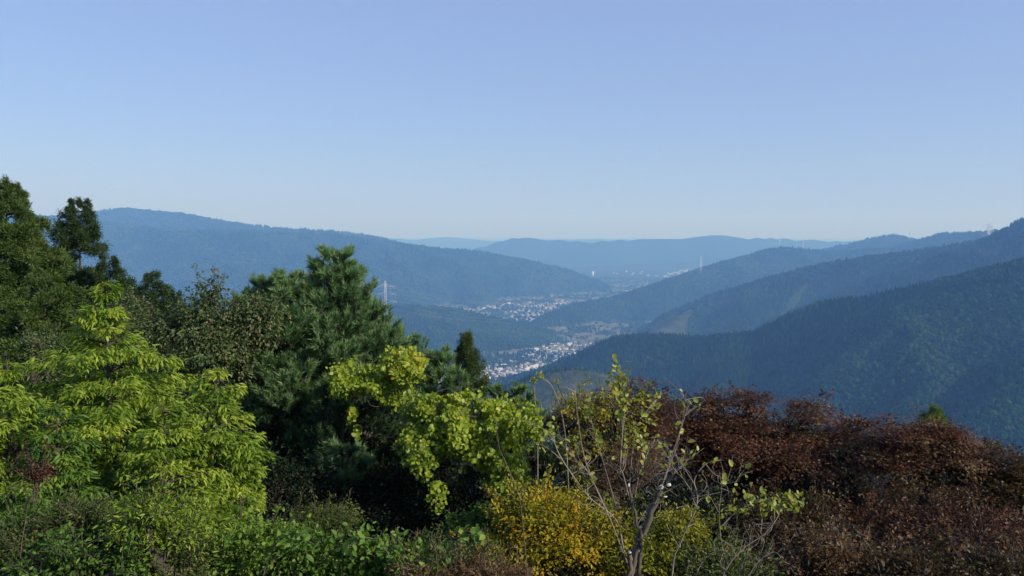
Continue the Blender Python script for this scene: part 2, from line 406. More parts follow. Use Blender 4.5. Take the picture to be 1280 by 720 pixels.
def forest_nodes():
    ng = bpy.data.node_groups.new("forest_scatter", "GeometryNodeTree")
    ng.interface.new_socket("Geometry", in_out='INPUT', socket_type='NodeSocketGeometry')
    ng.interface.new_socket("Geometry", in_out='OUTPUT', socket_type='NodeSocketGeometry')
    L = ng.links.new
    gi = ng.nodes.new("NodeGroupInput"); go = ng.nodes.new("NodeGroupOutput")
    def named(n, t='FLOAT'):
        a = ng.nodes.new("GeometryNodeInputNamedAttribute"); a.data_type = t; a.inputs[0].default_value = n
        return a.outputs[0]
    g2i = ng.nodes.new("GeometryNodeGeometryToInstance")
    def jitter(geo, seed, amt, scale):
        sp_ = ng.nodes.new("GeometryNodeSetPosition"); nz = ng.nodes.new("ShaderNodeTexNoise"); nz.noise_dimensions = '4D'
        nz.inputs["W"].default_value = seed; nz.inputs["Scale"].default_value = scale; nz.inputs["Detail"].default_value = 1
        sub = ng.nodes.new("ShaderNodeVectorMath"); sub.operation = 'SUBTRACT'; sub.inputs[1].default_value = (.5, .5, .5)
        mul = ng.nodes.new("ShaderNodeVectorMath"); mul.operation = 'SCALE'; mul.inputs["Scale"].default_value = amt
        L(nz.outputs["Color"], sub.inputs[0]); L(sub.outputs[0], mul.inputs[0]); L(mul.outputs[0], sp_.inputs["Offset"]); L(geo, sp_.inputs["Geometry"])
        sm = ng.nodes.new("GeometryNodeSetMaterial"); sm.inputs["Material"].default_value = FM; L(sp_.outputs[0], sm.inputs[0])
        return sm.outputs[0]
    insts = []
    for k in range(2):       # conifers: ragged stacked cones
        parts = []
        for z0, rad, hgt in ((.15, .62, 1.0), (.75, .46, 1.0), (1.35, .28, .95)):
            c = ng.nodes.new("GeometryNodeMeshCone"); c.fill_type = 'NONE'
            c.inputs["Vertices"].default_value = 9; c.inputs["Side Segments"].default_value = 2
            c.inputs["Radius Bottom"].default_value = rad; c.inputs["Radius Top"].default_value = .02; c.inputs["Depth"].default_value = hgt
            t = ng.nodes.new("GeometryNodeTransform"); t.inputs["Translation"].default_value = (.04 * k, 0, z0); L(c.outputs[0], t.inputs[0]); parts.append(t.outputs[0])
        j = ng.nodes.new("GeometryNodeJoinGeometry")
        for p_ in reversed(parts): L(p_, j.inputs[0])
        insts.append(jitter(j.outputs[0], 3.1 + 5 * k, .5, 2.6))
    for k in range(2):       # broadleaf crowns: lumpy domes
        s_ = ng.nodes.new("GeometryNodeMeshIcoSphere"); s_.inputs["Subdivisions"].default_value = 3; s_.inputs["Radius"].default_value = .66
        t = ng.nodes.new("GeometryNodeTransform"); t.inputs["Translation"].default_value = (0, 0, .75); t.inputs["Scale"].default_value = (1, 1, .95 + .15 * k); L(s_.outputs[0], t.inputs[0])
        insts.append(jitter(t.outputs[0], 13.7 + 7 * k, .75, 3.0))
    for p_ in reversed(insts): L(p_, g2i.inputs[0])
    m2p = ng.nodes.new("GeometryNodeMeshToPoints"); L(gi.outputs[0], m2p.inputs[0])
    iop = ng.nodes.new("GeometryNodeInstanceOnPoints"); iop.inputs["Pick Instance"].default_value = True
    L(m2p.outputs[0], iop.inputs["Points"]); L(g2i.outputs[0], iop.inputs["Instance"])
    fi = ng.nodes.new("FunctionNodeFloatToInt"); L(named("sort"), fi.inputs[0]); L(fi.outputs[0], iop.inputs["Instance Index"])
    cr = ng.nodes.new("ShaderNodeCombineXYZ"); L(named("turn"), cr.inputs[2])
    e2r = ng.nodes.new("FunctionNodeEulerToRotation"); L(cr.outputs[0], e2r.inputs[0]); L(e2r.outputs[0], iop.inputs["Rotation"])
    mz = ng.nodes.new("ShaderNodeMath"); mz.operation = 'MULTIPLY'; L(named("size"), mz.inputs[0]); L(named("tall"), mz.inputs[1])
    cs = ng.nodes.new("ShaderNodeCombineXYZ"); L(named("size"), cs.inputs[0]); L(named("size"), cs.inputs[1]); L(mz.outputs[0], cs.inputs[2]); L(cs.outputs[0], iop.inputs["Scale"])
    L(iop.outputs[0], go.inputs[0])
    return ng
md = fo.modifiers.new("scatter", 'NODES'); md.node_group = forest_nodes()

# ------------------------------------------------------------------ valley settlements
rng = np.random.default_rng(21)
M_WALL = plain_mat("house_wall", (.50, .49, .46), .8)
M_WALL2 = plain_mat("house_wall_tan", (.42, .36, .28), .8)
ROOFS = [("grey", (.23, .24, .26)), ("white", (.66, .66, .66)), ("brown", (.26, .13, .09)), ("silver blue", (.42, .48, .56)), ("dark", (.07, .075, .085))]
M_ROOF = [plain_mat("roof_" + n.replace(" ", "_"), c, .5) for n, c in ROOFS]

def house_mesh(w, l, h, rise):
    e = .7
    v = [(-w, -l, -3), (w, -l, -3), (w, l, -3), (-w, l, -3), (-w, -l, h), (w, -l, h), (w, l, h), (-w, l, h), (0, -l, h + rise), (0, l, h + rise),
         (-w - e, -l - e, h - e * rise / w), (0, -l - e, h + rise + .15), (0, l + e, h + rise + .15), (-w - e, l + e, h - e * rise / w), (w + e, -l - e, h - e * rise / w), (w + e, l + e, h - e * rise / w)]
    f = [(0, 1, 5, 4), (1, 2, 6, 5), (2, 3, 7, 6), (3, 0, 4, 7), (4, 5, 8), (6, 7, 9), (10, 11, 12, 13), (11, 14, 15, 12)]
    return v, f, [0] * 6 + [1, 1]

def in_poly(u, v, P):
    c = np.zeros(len(u), bool); j = len(P) - 1
    for i in range(len(P)):
        (a, b), (c2, d) = P[i], P[j]
        c ^= ((b > v) != (d > v)) & (u < (c2 - a) * (v - b) / (d - b + 1e-9) + a); j = i
    return c

def village(P, n, gap, seed):
    r_ = np.random.default_rng(seed)
    P = np.array(P, float); got = []
    for _ in range(40):
        u = r_.uniform(P[:, 0].min(), P[:, 0].max(), 600); v = r_.uniform(P[:, 1].min(), P[:, 1].max(), 600)
        k = in_poly(u, v, P); u, v = u[k], v[k]
        rx, rz = ray(u, v); D = FLOOR / rz; x = rx * D; y = D
        z, w, nn, fl = terrain(x, y, True)
        k = (z - fl < 9) & (np.abs(fl - FLOOR) < 30) & (fbm(x / 150, y / 150, 9, 3) + .1 * r_.random(len(x)) > .47)
        for q in zip(x[k], y[k], z[k]):
            if all((q[0] - g[0]) ** 2 + (q[1] - g[1]) ** 2 > gap * gap for g in got):
                got.append(q)
            if len(got) >= n: return got
    return got

near_v = village([(598, 474), (612, 452), (650, 444), (690, 430), (740, 428), (735, 446), (700, 458), (660, 466), (610, 478)], 185, 17, 5)
far_v = village([(575, 387), (640, 379), (700, 376), (722, 379), (690, 396), (662, 414), (640, 404), (600, 392)], 170, 22, 6)
print("houses", len(near_v), len(far_v))
protos = {}
def house_proto(k):
    if k not in protos:
        kk = k % 5
        v, f, mi = house_mesh(*[(4.6, 6.2, 5.6, 2.6), (5.5, 8.5, 5.8, 2.2), (4.2, 5.6, 5.0, 2.8), (7.5, 13, 6.5, 2.4), (4.8, 7, 5.8, 2.7)][kk])
        tot = [len(q) for q in f]
        protos[k] = mesh_np("house", v, [i for q in f for i in q], np.array(tot), mats=[M_WALL if k % 3 else M_WALL2, M_ROOF[kk]], matidx=mi)
        return protos[k]
    o = protos[k].copy(); COL.objects.link(o); return o
def put_houses(spots, where, group):
    for i, (x, y, z) in enumerate(spots):
        k = int(rng.choice(5, p=[.28, .2, .24, .12, .16]))
        o = house_proto(k); o.location = (float(x), float(y), float(z))
        o.rotation_euler = (0, 0, float(rng.choice([.5, .5 + math.pi / 2]) + rng.normal(0, .25)))
        s_ = float(rng.uniform(.85, 1.25)); o.scale = (s_, s_, s_)
        o.name = "house"
        tag(o, "small gabled house with a %s roof in the %s" % (ROOFS[k][0], where), "house", group)
put_houses(near_v, "nearer valley village", "houses of the nearer village")
put_houses(far_v[:115], "farther valley village", "houses of the farther village")
# the rest, farther up the valley: uncountable specks
rest = far_v[115:] + village([(690, 380), (760, 372), (815, 352), (850, 338), (905, 328), (880, 345), (800, 364), (745, 376)], 130, 30, 8) \
    + village([(740, 340), (850, 340), (900, 332), (860, 350), (770, 352)], 26, 60, 9) + village([(500, 306), (640, 305), (640, 296), (500, 296)], 30, 200, 10)
hv, hf, ht, hm = [], [], [], []
for x, y, z in rest:
    v, f, mi = house_mesh(*(rng.uniform([4, 6, 5, 2], [8, 14, 8, 3])))
    a = rng.uniform(0, 3); c, s_ = math.cos(a), math.sin(a); b0 = len(hv)
    big = 1.0 if y < 9000 else 1.3
    hv += [(x + big * (p[0] * c - p[1] * s_), y + big * (p[0] * s_ + p[1] * c), z + p[2] * big) for p in v]
    rk = int(rng.integers(0, 4)) + 1
    for q, m_ in zip(f, mi):
        hf += [i + b0 for i in q]; ht.append(len(q)); hm.append(0 if m_ == 0 else rk)
tag(mesh_np("distant_houses", hv, hf, np.array(ht), mats=[M_WALL] + M_ROOF[:4], matidx=hm), kind="stuff")

def ribbon(name, pts, width, mat, lift=.6):
    P = []
    for (u0, v0), (u1, v1) in zip(pts[:-1], pts[1:]):
        for t in np.linspace(0, 1, 14, endpoint=False):
            u, v = u0 + (u1 - u0) * t, v0 + (v1 - v0) * t
            rx, rz = ray(u, v); d = FLOOR / float(rz); P.append((float(rx) * d, d))
    P = np.array(P); T = np.gradient(P, axis=0); T /= np.linalg.norm(T, axis=1)[:, None] + 1e-9
    S = np.stack([-T[:, 1], T[:, 0]], 1) * width / 2
    A, B = P + S, P - S
    za = np.maximum(terrain(A[:, 0], A[:, 1]), terrain(B[:, 0], B[:, 1])) + lift
    vv = np.empty((2 * len(P), 3)); vv[0::2, :2] = A; vv[1::2, :2] = B; vv[0::2, 2] = za; vv[1::2, 2] = za
    i = np.arange(len(P) - 1) * 2
    tag(mesh_np(name, vv, np.stack([i, i + 1, i + 3, i + 2], 1), 4, mat), kind="structure")
M_ROAD = plain_mat("pale_road", (.30, .29, .28), .9)
M_WATER = plain_mat("river_water", (.10, .13, .13), .25)
ribbon("valley_road", [(596, 471), (640, 459), (675, 452), (705, 440), (742, 431)], 11, M_ROAD)
ribbon("valley_road", [(560, 384), (610, 391), (650, 399), (680, 385), (706, 379), (760, 371), (815, 354)], 14, M_ROAD)
ribbon("river", [(602, 478), (660, 467), (712, 455), (735, 440), (715, 425), (685, 418), (668, 412), (672, 402), (690, 392), (712, 382), (770, 371), (830, 352)], 22, M_WATER, .3)

# ------------------------------------------------------------------ pylons, tower, power lines
M_STEEL = plain_mat("pylon_steel", (.62, .63, .65), .5)
def bars(pairs, th):
    V, F = [], []
    for a, b in pairs:
        a = np.array(a, float); b = np.array(b, float); d = b - a; L_ = np.linalg.norm(d); d /= L_
        u = np.cross(d, (0, 0, 1) if abs(d[2]) < .9 else (1, 0, 0)); u /= np.linalg.norm(u); w = np.cross(d, u)
        b0 = len(V)
        for p in (a, b):
            for s1, s2 in ((-1, -1), (1, -1), (1, 1), (-1, 1)): V.append(p + (u * s1 + w * s2) * th / 2)
        for i in range(4): F.append((b0 + i, b0 + (i + 1) % 4, b0 + 4 + (i + 1) % 4, b0 + 4 + i))
        F.append((b0 + 3, b0 + 2, b0 + 1, b0)); F.append((b0 + 4, b0 + 5, b0 + 6, b0 + 7))
    return V, F
PYL = []
def pylon(u, vtop, vbase, d, label, yaw=0.3, th=.55):
    c = at(u, vbase, d); x, y = float(c[0]), float(c[1]); zb = float(terrain(np.array([x]), np.array([y]))[0])
    h = float(at(u, vtop, d)[2]) - zb
    t = empty("pylon", (x, y, zb - 1), label, "pylon", "power pylons on the hills"); t.rotation_euler = (0, 0, yaw)
    wb, wt = h * .055, h * .014
    wz = lambda z: wb + (wt - wb) * min(1, z / (h * .72))
    legs, braces = [], []
    for sx in (-1, 1):
        for sy in (-1, 1):
            legs.append(((sx * wb, sy * wb, 0), (sx * wt, sy * wt, h * .72)))
            legs.append(((sx * wt, sy * wt, h * .72), (sx * wt * .5, sy * wt * .5, h)))
    zs = [h * q for q in (0, .16, .3, .43, .54, .64, .72, .8, .88, .96)]
    for z0, z1 in zip(zs[:-1], zs[1:]):
        a, b = wz(z0), wz(z1)
        for s_ in (-1, 1):
            braces += [((-a, s_ * a, z0), (b, s_ * b, z1)), ((a, s_ * a, z0), (-b, s_ * b, z1)), ((s_ * a, -a, z0), (s_ * b, b, z1)), ((s_ * a, a, z0), (s_ * b, -b, z1))]
    V, F = bars(legs, th * 1.4); mesh_np("leg_frame", V, F, 4, M_STEEL, t)
    V, F = bars(braces, th * .7); mesh_np("lattice_bracing", V, F, 4, M_STEEL, t)
    for q, L_ in ((.70, .17), (.81, .15), (.92, .13)):
        z = h * q; r_ = h * L_
        V, F = bars([((-r_, 0, z), (r_, 0, z)), ((-r_, 0, z), (0, wt, z + h * .04)), ((r_, 0, z), (0, wt, z + h * .04)), ((-r_, 0, z), (0, -wt, z + h * .04)), ((r_, 0, z), (0, -wt, z + h * .04))], th)
        a = mesh_np("crossarm", V, F, 4, M_STEEL, t)
        for s_ in (-1, 1):
            V, F = bars([((s_ * r_ * .97, 0, z), (s_ * r_ * .97, 0, z - h * .035))], th); mesh_np("insulator", V, F, 4, M_STEEL, a)
    PYL.append((x, y, zb, h, yaw)); return t
pylon(482, 351, 388, 3450, "tall pale lattice pylon beside the big pine, on the low wooded spur", .5, .5)
pylon(1239, 272, 291, 4200, "lattice pylon poking up behind another, highest on the skyline ridge", .4, .7)
pylon(1235, 278, 297, 3270, "lattice pylon standing in front of another on the skyline ridge", .5, .7)
pylon(1137, 289, 302, 6550, "small lone pylon at the end of a tree-topped hump on the skyline", .4, .8)
pylon(876, 320, 338, 5250, "faint pylon on the spur above the far valley town", .2, .4)
pylon(974, 296, 313, 5700, "faint pylon on the flat crest of the middle spur, nearer the valley", .2, .35)
pylon(1004, 298, 315, 5720, "faint pylon on the middle spur crest, nearer the tree-topped hump", .2, .35)

M_WIRE = plain_mat("wire", (.45, .47, .5), .5)
def tube(pts, rad, sides=5):
    P = np.asarray(pts, float); n = len(P); R_ = np.broadcast_to(np.asarray(rad, float), (n,))
    T = np.gradient(P, axis=0); T /= np.linalg.norm(T, axis=1)[:, None] + 1e-12
    ref = np.where(np.abs(T[:, 2:3]) > .9, np.array([[1., 0, 0]]), np.array([[0, 0, 1.]]))
    U = np.cross(T, ref); U /= np.linalg.norm(U, axis=1)[:, None] + 1e-12; Wv = np.cross(T, U)
    a = np.arange(sides) * 2 * math.pi / sides
    V = P[:, None, :] + R_[:, None, None] * (np.cos(a)[None, :, None] * U[:, None, :] + np.sin(a)[None, :, None] * Wv[:, None, :])
    i = np.arange(n - 1)[:, None] * sides; j = np.arange(sides)[None, :]; j2 = (j + 1) % sides
    F = np.stack([i + j, i + j2, i + sides + j2, i + sides + j], -1).reshape(-1, 4)
    return V.reshape(-1, 3), F
x0, y0, z0, h0, yaw0 = PYL[0]
for k, (q, off) in enumerate(((.66, -.16), (.66, .16), (.78, -.14), (.78, .14), (.89, -.12), (.89, .12))):
    a = np.array([x0 + off * h0 * math.cos(yaw0), y0 + off * h0 * math.sin(yaw0), z0 + h0 * q])
    b = at(-80, 392, 3900) + np.array([0, off * h0, h0 * (q - .66)]); c = at(640, 402, 3300) + np.array([0, off * h0, h0 * (q - .66)])
    P = []
    for e0, e1, sag in ((b, a, 40), (a, c, 14)):
        for t in np.linspace(0, 1, 20): p = e0 + (e1 - e0) * t; p = p - np.array([0, 0, sag * 4 * t * (1 - t)]); P.append(p)
    P = np.array(P); P = np.delete(P, 20, 0)
    V, F = tube(P, .16, 4)
    tag(mesh_np("power_line", V, F, 4, M_WIRE), "thin power line strung across the low spur through the pale pylon", "power line", "power lines of the pale pylon")

# white tower building far up the valley
c = at(741, 347, 9000); zb = float(terrain(c[:1], c[1:2])[0])
ht_ = float(at(741, 339, 9000)[2]) - zb
tw = empty("white_tower", (float(c[0]), float(c[1]), zb), "white tower block standing alone at the foot of the far hills", "tower")
def box(x0, x1, y0, y1, z0, z1):
    v = [(x0, y0, z0), (x1, y0, z0), (x1, y1, z0), (x0, y1, z0), (x0, y0, z1), (x1, y0, z1), (x1, y1, z1), (x0, y1, z1)]
    return v, [(3, 2, 1, 0), (4, 5, 6, 7), (0, 1, 5, 4), (1, 2, 6, 5), (2, 3, 7, 6), (3, 0, 4, 7)]
M_WHITE = plain_mat("white_wall", (.6, .6, .6), .7)
V, F = box(-11, 11, -11, 11, -4, ht_ - 6); mesh_np("wall", V, F, 4, M_WHITE, tw)
V, F = box(-6, 6, -6, 6, ht_ - 5.99, ht_); mesh_np("roof_block", V, F, 4, M_WHITE, tw)

# ------------------------------------------------------------------ foliage materials (colour varies leaf by leaf)
def leaf_mat(name, stops, trans=.35, spec=.25, rough=.55):
    m, nt, out = new_mat(name); L = nt.links.new
    a = N(nt, "ShaderNodeAttribute", attribute_name="tint")
    r = ramp(nt, stops); L(a.outputs["Fac"], r.inputs[0])
    b = N(nt, "ShaderNodeBsdfPrincipled"); b.inputs["Roughness"].default_value = rough; b.inputs["Specular IOR Level"].default_value = spec
    t = N(nt, "ShaderNodeBsdfTranslucent")
    hs = N(nt, "ShaderNodeHueSaturation"); hs.inputs["Hue"].default_value = .49; hs.inputs["Saturation"].default_value = 1.1; hs.inputs["Value"].default_value = 1.3
    L(r.outputs[0], hs.inputs["Color"]); L(hs.outputs[0], t.inputs[0]); L(r.outputs[0], b.inputs["Base Color"])
    mx = N(nt, "ShaderNodeMixShader"); mx.inputs[0].default_value = trans
    L(b.outputs[0], mx.inputs[1]); L(t.outputs[0], mx.inputs[2]); L(mx.outputs[0], out.inputs[0])
    return m

def bark_mat(name, c):
    return plain_mat(name, c, .9, 9.0)
BARK = bark_mat("dark_bark", (.055, .042, .032)); BARK_P = bark_mat("grey_bark", (.12, .098, .072)); BARK_W = bark_mat("pale_twig_bark", (.25, .205, .155))

ML = {
 "cedar": leaf_mat("cedar_sprays", [(0, (.022, .046, .010)), (.5, (.064, .108, .024)), (1, (.145, .19, .045))], .3, .15),
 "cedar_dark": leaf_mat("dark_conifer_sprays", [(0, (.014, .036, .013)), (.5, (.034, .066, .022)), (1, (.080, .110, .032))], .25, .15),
 "bright": leaf_mat("bright_fronds", [(0, (.065, .125, .012)), (.45, (.19, .29, .028)), (1, (.38, .45, .065))], .45, .3),
 "olive": leaf_mat("olive_leaves", [(0, (.035, .055, .016)), (.5, (.075, .115, .034)), (.85, (.16, .18, .075)), (1, (.24, .17, .095))], .25),
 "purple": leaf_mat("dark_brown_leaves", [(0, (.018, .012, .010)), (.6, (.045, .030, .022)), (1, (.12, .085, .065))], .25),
 "pine": leaf_mat("pine_needles", [(0, (.040, .095, .036)), (.5, (.115, .215, .078)), (1, (.23, .33, .12))], .25, .3),
 "pine_dark": leaf_mat("shaded_pine_needles", [(0, (.020, .048, .020)), (.5, (.044, .084, .034)), (1, (.085, .125, .05))], .2, .3),  # darker copy of the pine needles, shade put into the colour
 "vine": leaf_mat("round_vine_leaves", [(0, (.10, .165, .018)), (.5, (.24, .325, .03)), (.85, (.31, .37, .042)), (1, (.42, .37, .03))], .4, .35, .45),
 "cypress": leaf_mat("cypress_sprays", [(0, (.022, .048, .012)), (.5, (.056, .095, .024)), (1, (.12, .15, .045))], .2),
 "gold": leaf_mat("golden_leaves", [(0, (.13, .16, .018)), (.35, (.30, .29, .028)), (.7, (.44, .34, .025)), (1, (.46, .25, .015))], .4),
 "green": leaf_mat("fresh_green_leaves", [(0, (.030, .075, .012)), (.5, (.095, .19, .026)), (1, (.21, .30, .045))], .4, .3),
 "weed": leaf_mat("weedy_leaves", [(0, (.036, .058, .014)), (.5, (.095, .135, .028)), (.8, (.16, .17, .045)), (1, (.22, .16, .085))], .3),
 "dry": leaf_mat("dry_brown_leaves", [(0, (.06, .036, .018)), (.5, (.15, .088, .040)), (1, (.27, .19, .10))], .3),
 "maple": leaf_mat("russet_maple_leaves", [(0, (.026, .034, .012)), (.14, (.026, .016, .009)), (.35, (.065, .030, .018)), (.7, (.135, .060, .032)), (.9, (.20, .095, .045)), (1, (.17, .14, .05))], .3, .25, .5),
 "maple_olive": leaf_mat("bronze_maple_leaves", [(0, (.026, .018, .008)), (.5, (.060, .040, .015)), (1, (.13, .10, .030))], .35, .35, .45),  # bronze tone; for the low maples and shrubs, shade put into the colour
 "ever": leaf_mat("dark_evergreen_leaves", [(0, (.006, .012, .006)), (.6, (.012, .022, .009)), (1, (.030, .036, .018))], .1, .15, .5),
 "litter": leaf_mat("fallen_leaves", [(0, (.03, .02, .012)), (.6, (.07, .045, .025)), (1, (.14, .10, .06))], .1),
 "sprig": leaf_mat("yellow_green_leaves", [(0, (.14, .19, .03)), (.6, (.27, .31, .05)), (1, (.40, .36, .06))], .4, .35, .4),
}

# ------------------------------------------------------------------ leaf shapes and scattering
T_OVAL = (np.array([(0, 0, 0), (.35, .27, .06), (.78, .19, .03), (1, 0, -.08), (.78, -.19, .03), (.35, -.27, .06)]), np.array([(0, 1, 2, 3), (0, 3, 4, 5)]))
T_SLIM = (np.array([(0, 0, 0), (.35, .15, .04), (.75, .10, .0), (1, 0, -.12), (.75, -.10, .0), (.35, -.15, .04)]), np.array([(0, 1, 2, 3), (0, 3, 4, 5)]))
T_ROUND = (np.array([(0, 0, 0), (.05, .35, .07), (.45, .50, .06), (.85, .30, 0), (1.02, 0, -.10), (.85, -.30, 0), (.45, -.50, .06), (.05, -.35, .07)]), np.array([(0, 1, 2, 3), (0, 3, 4, 4), (0, 4, 5, 5), (0, 5, 6, 7)]))
T_FROND = (np.array([(0, .02, 0), (0, -.02, 0), (.3, .13, .04), (.3, -.13, .04), (.65, .13, -.02), (.65, -.13, -.02), (1, 0, -.2)]), np.array([(0, 1, 3, 2), (2, 3, 5, 4), (4, 5, 6, 6)]))
T_NEEDLE = (np.array([(0, .5, 0), (0, -.5, 0), (1, 0, 0)]), np.array([(0, 1, 2)]))
T_SPRAY = (np.array([(0, .05, 0), (0, -.05, 0), (.55, .17, .04), (.5, -.15, .04), (1, 0, 0)]), np.array([(0, 1, 3, 2), (2, 3, 4, 4)]))
T_MAPLE = (np.array([(0, 0, 0), (.45, .16, .02), (1, 0, -.08), (.45, -.16, .02), (.25, .60, -.04), (.55, .45, -.05), (.25, -.60, -.04), (.55, -.45, -.05), (.1, .2, .02), (.1, -.2, .02)]),
           np.array([(0, 1, 2, 3), (0, 8, 4, 1), (0, 3, 6, 9)]))

def unit(a): return a / (np.linalg.norm(a, axis=-1, keepdims=True) + 1e-9)
def rdir(n, g): return unit(g.normal(size=(n, 3)))

class Leaves:
    def __init__(self): self.v = []; self.f3 = []; self.f4 = []; self.t = []; self.n = 0
    def add(self, T, pos, ax, nrm, size, tint, width=1.0):
        V, F = T; pos = np.asarray(pos, float); n = len(pos)
        if n == 0: return
        ax = unit(ax); nrm = unit(nrm - (nrm * ax).sum(1, keepdims=True) * ax); sd = np.cross(nrm, ax)
        size = np.broadcast_to(np.asarray(size, float), (n,)); width = np.broadcast_to(np.asarray(width, float), (n,))
        P = pos[:, None] + size[:, None, None] * (V[None, :, 0:1] * ax[:, None] + (V[None, :, 1:2] * width[:, None, None]) * sd[:, None] + V[None, :, 2:3] * nrm[:, None])
        k = len(V); off = self.n + np.arange(n)[:, None] * k
        for fc in F:
            if len(fc) == 4 and fc[3] != fc[2]: self.f4.append(off + np.array(fc)[None])
            else: self.f3.append(off + np.array(fc[:3])[None])
        self.v.append(P.reshape(-1, 3)); self.t.append(np.repeat(np.broadcast_to(tint, (n,)), k)); self.n += n * k
    def build(self, name, mat, parent):
        base = np.array(parent.matrix_world.translation if False else parent.location)
        f3 = np.concatenate(self.f3) if self.f3 else np.zeros((0, 3), int); f4 = np.concatenate(self.f4) if self.f4 else np.zeros((0, 4), int)
        ff = np.concatenate([f3.ravel(), f4.ravel()]); tot = np.concatenate([np.full(len(f3), 3), np.full(len(f4), 4)])
        return mesh_np(name, np.concatenate(self.v) - base, ff, tot, mat, parent, {"tint": ('POINT', np.clip(np.concatenate(self.t), 0, 1))})

class Wood:
    def __init__(self): self.v = []; self.f = []; self.n = 0
    def add(self, pts, rad, sides=6):
        V, F = tube(pts, rad, sides); self.v.append(V); self.f.append(F + self.n); self.n += len(V)
    def build(self, name, mat, parent):
        return mesh_np(name, np.concatenate(self.v) - np.array(parent.location), np.concatenate(self.f), 4, mat, parent, smooth=True)

def curve(a, b, bend, n=6):
    t = np.linspace(0, 1, n)[:, None]
    return np.asarray(a) * (1 - t) + np.asarray(b) * t + np.asarray(bend) * (4 * t * (1 - t))

def gz(x, y): return float(ground(np.array([x], np.float32), np.array([y], np.float32))[0])
def root(name, x, y, label=None, cat=None, group=None):
    return empty(name, (float(x), float(y), gz(x, y) - .05), label, cat, group)

UP = np.array([0, 0, 1.0])

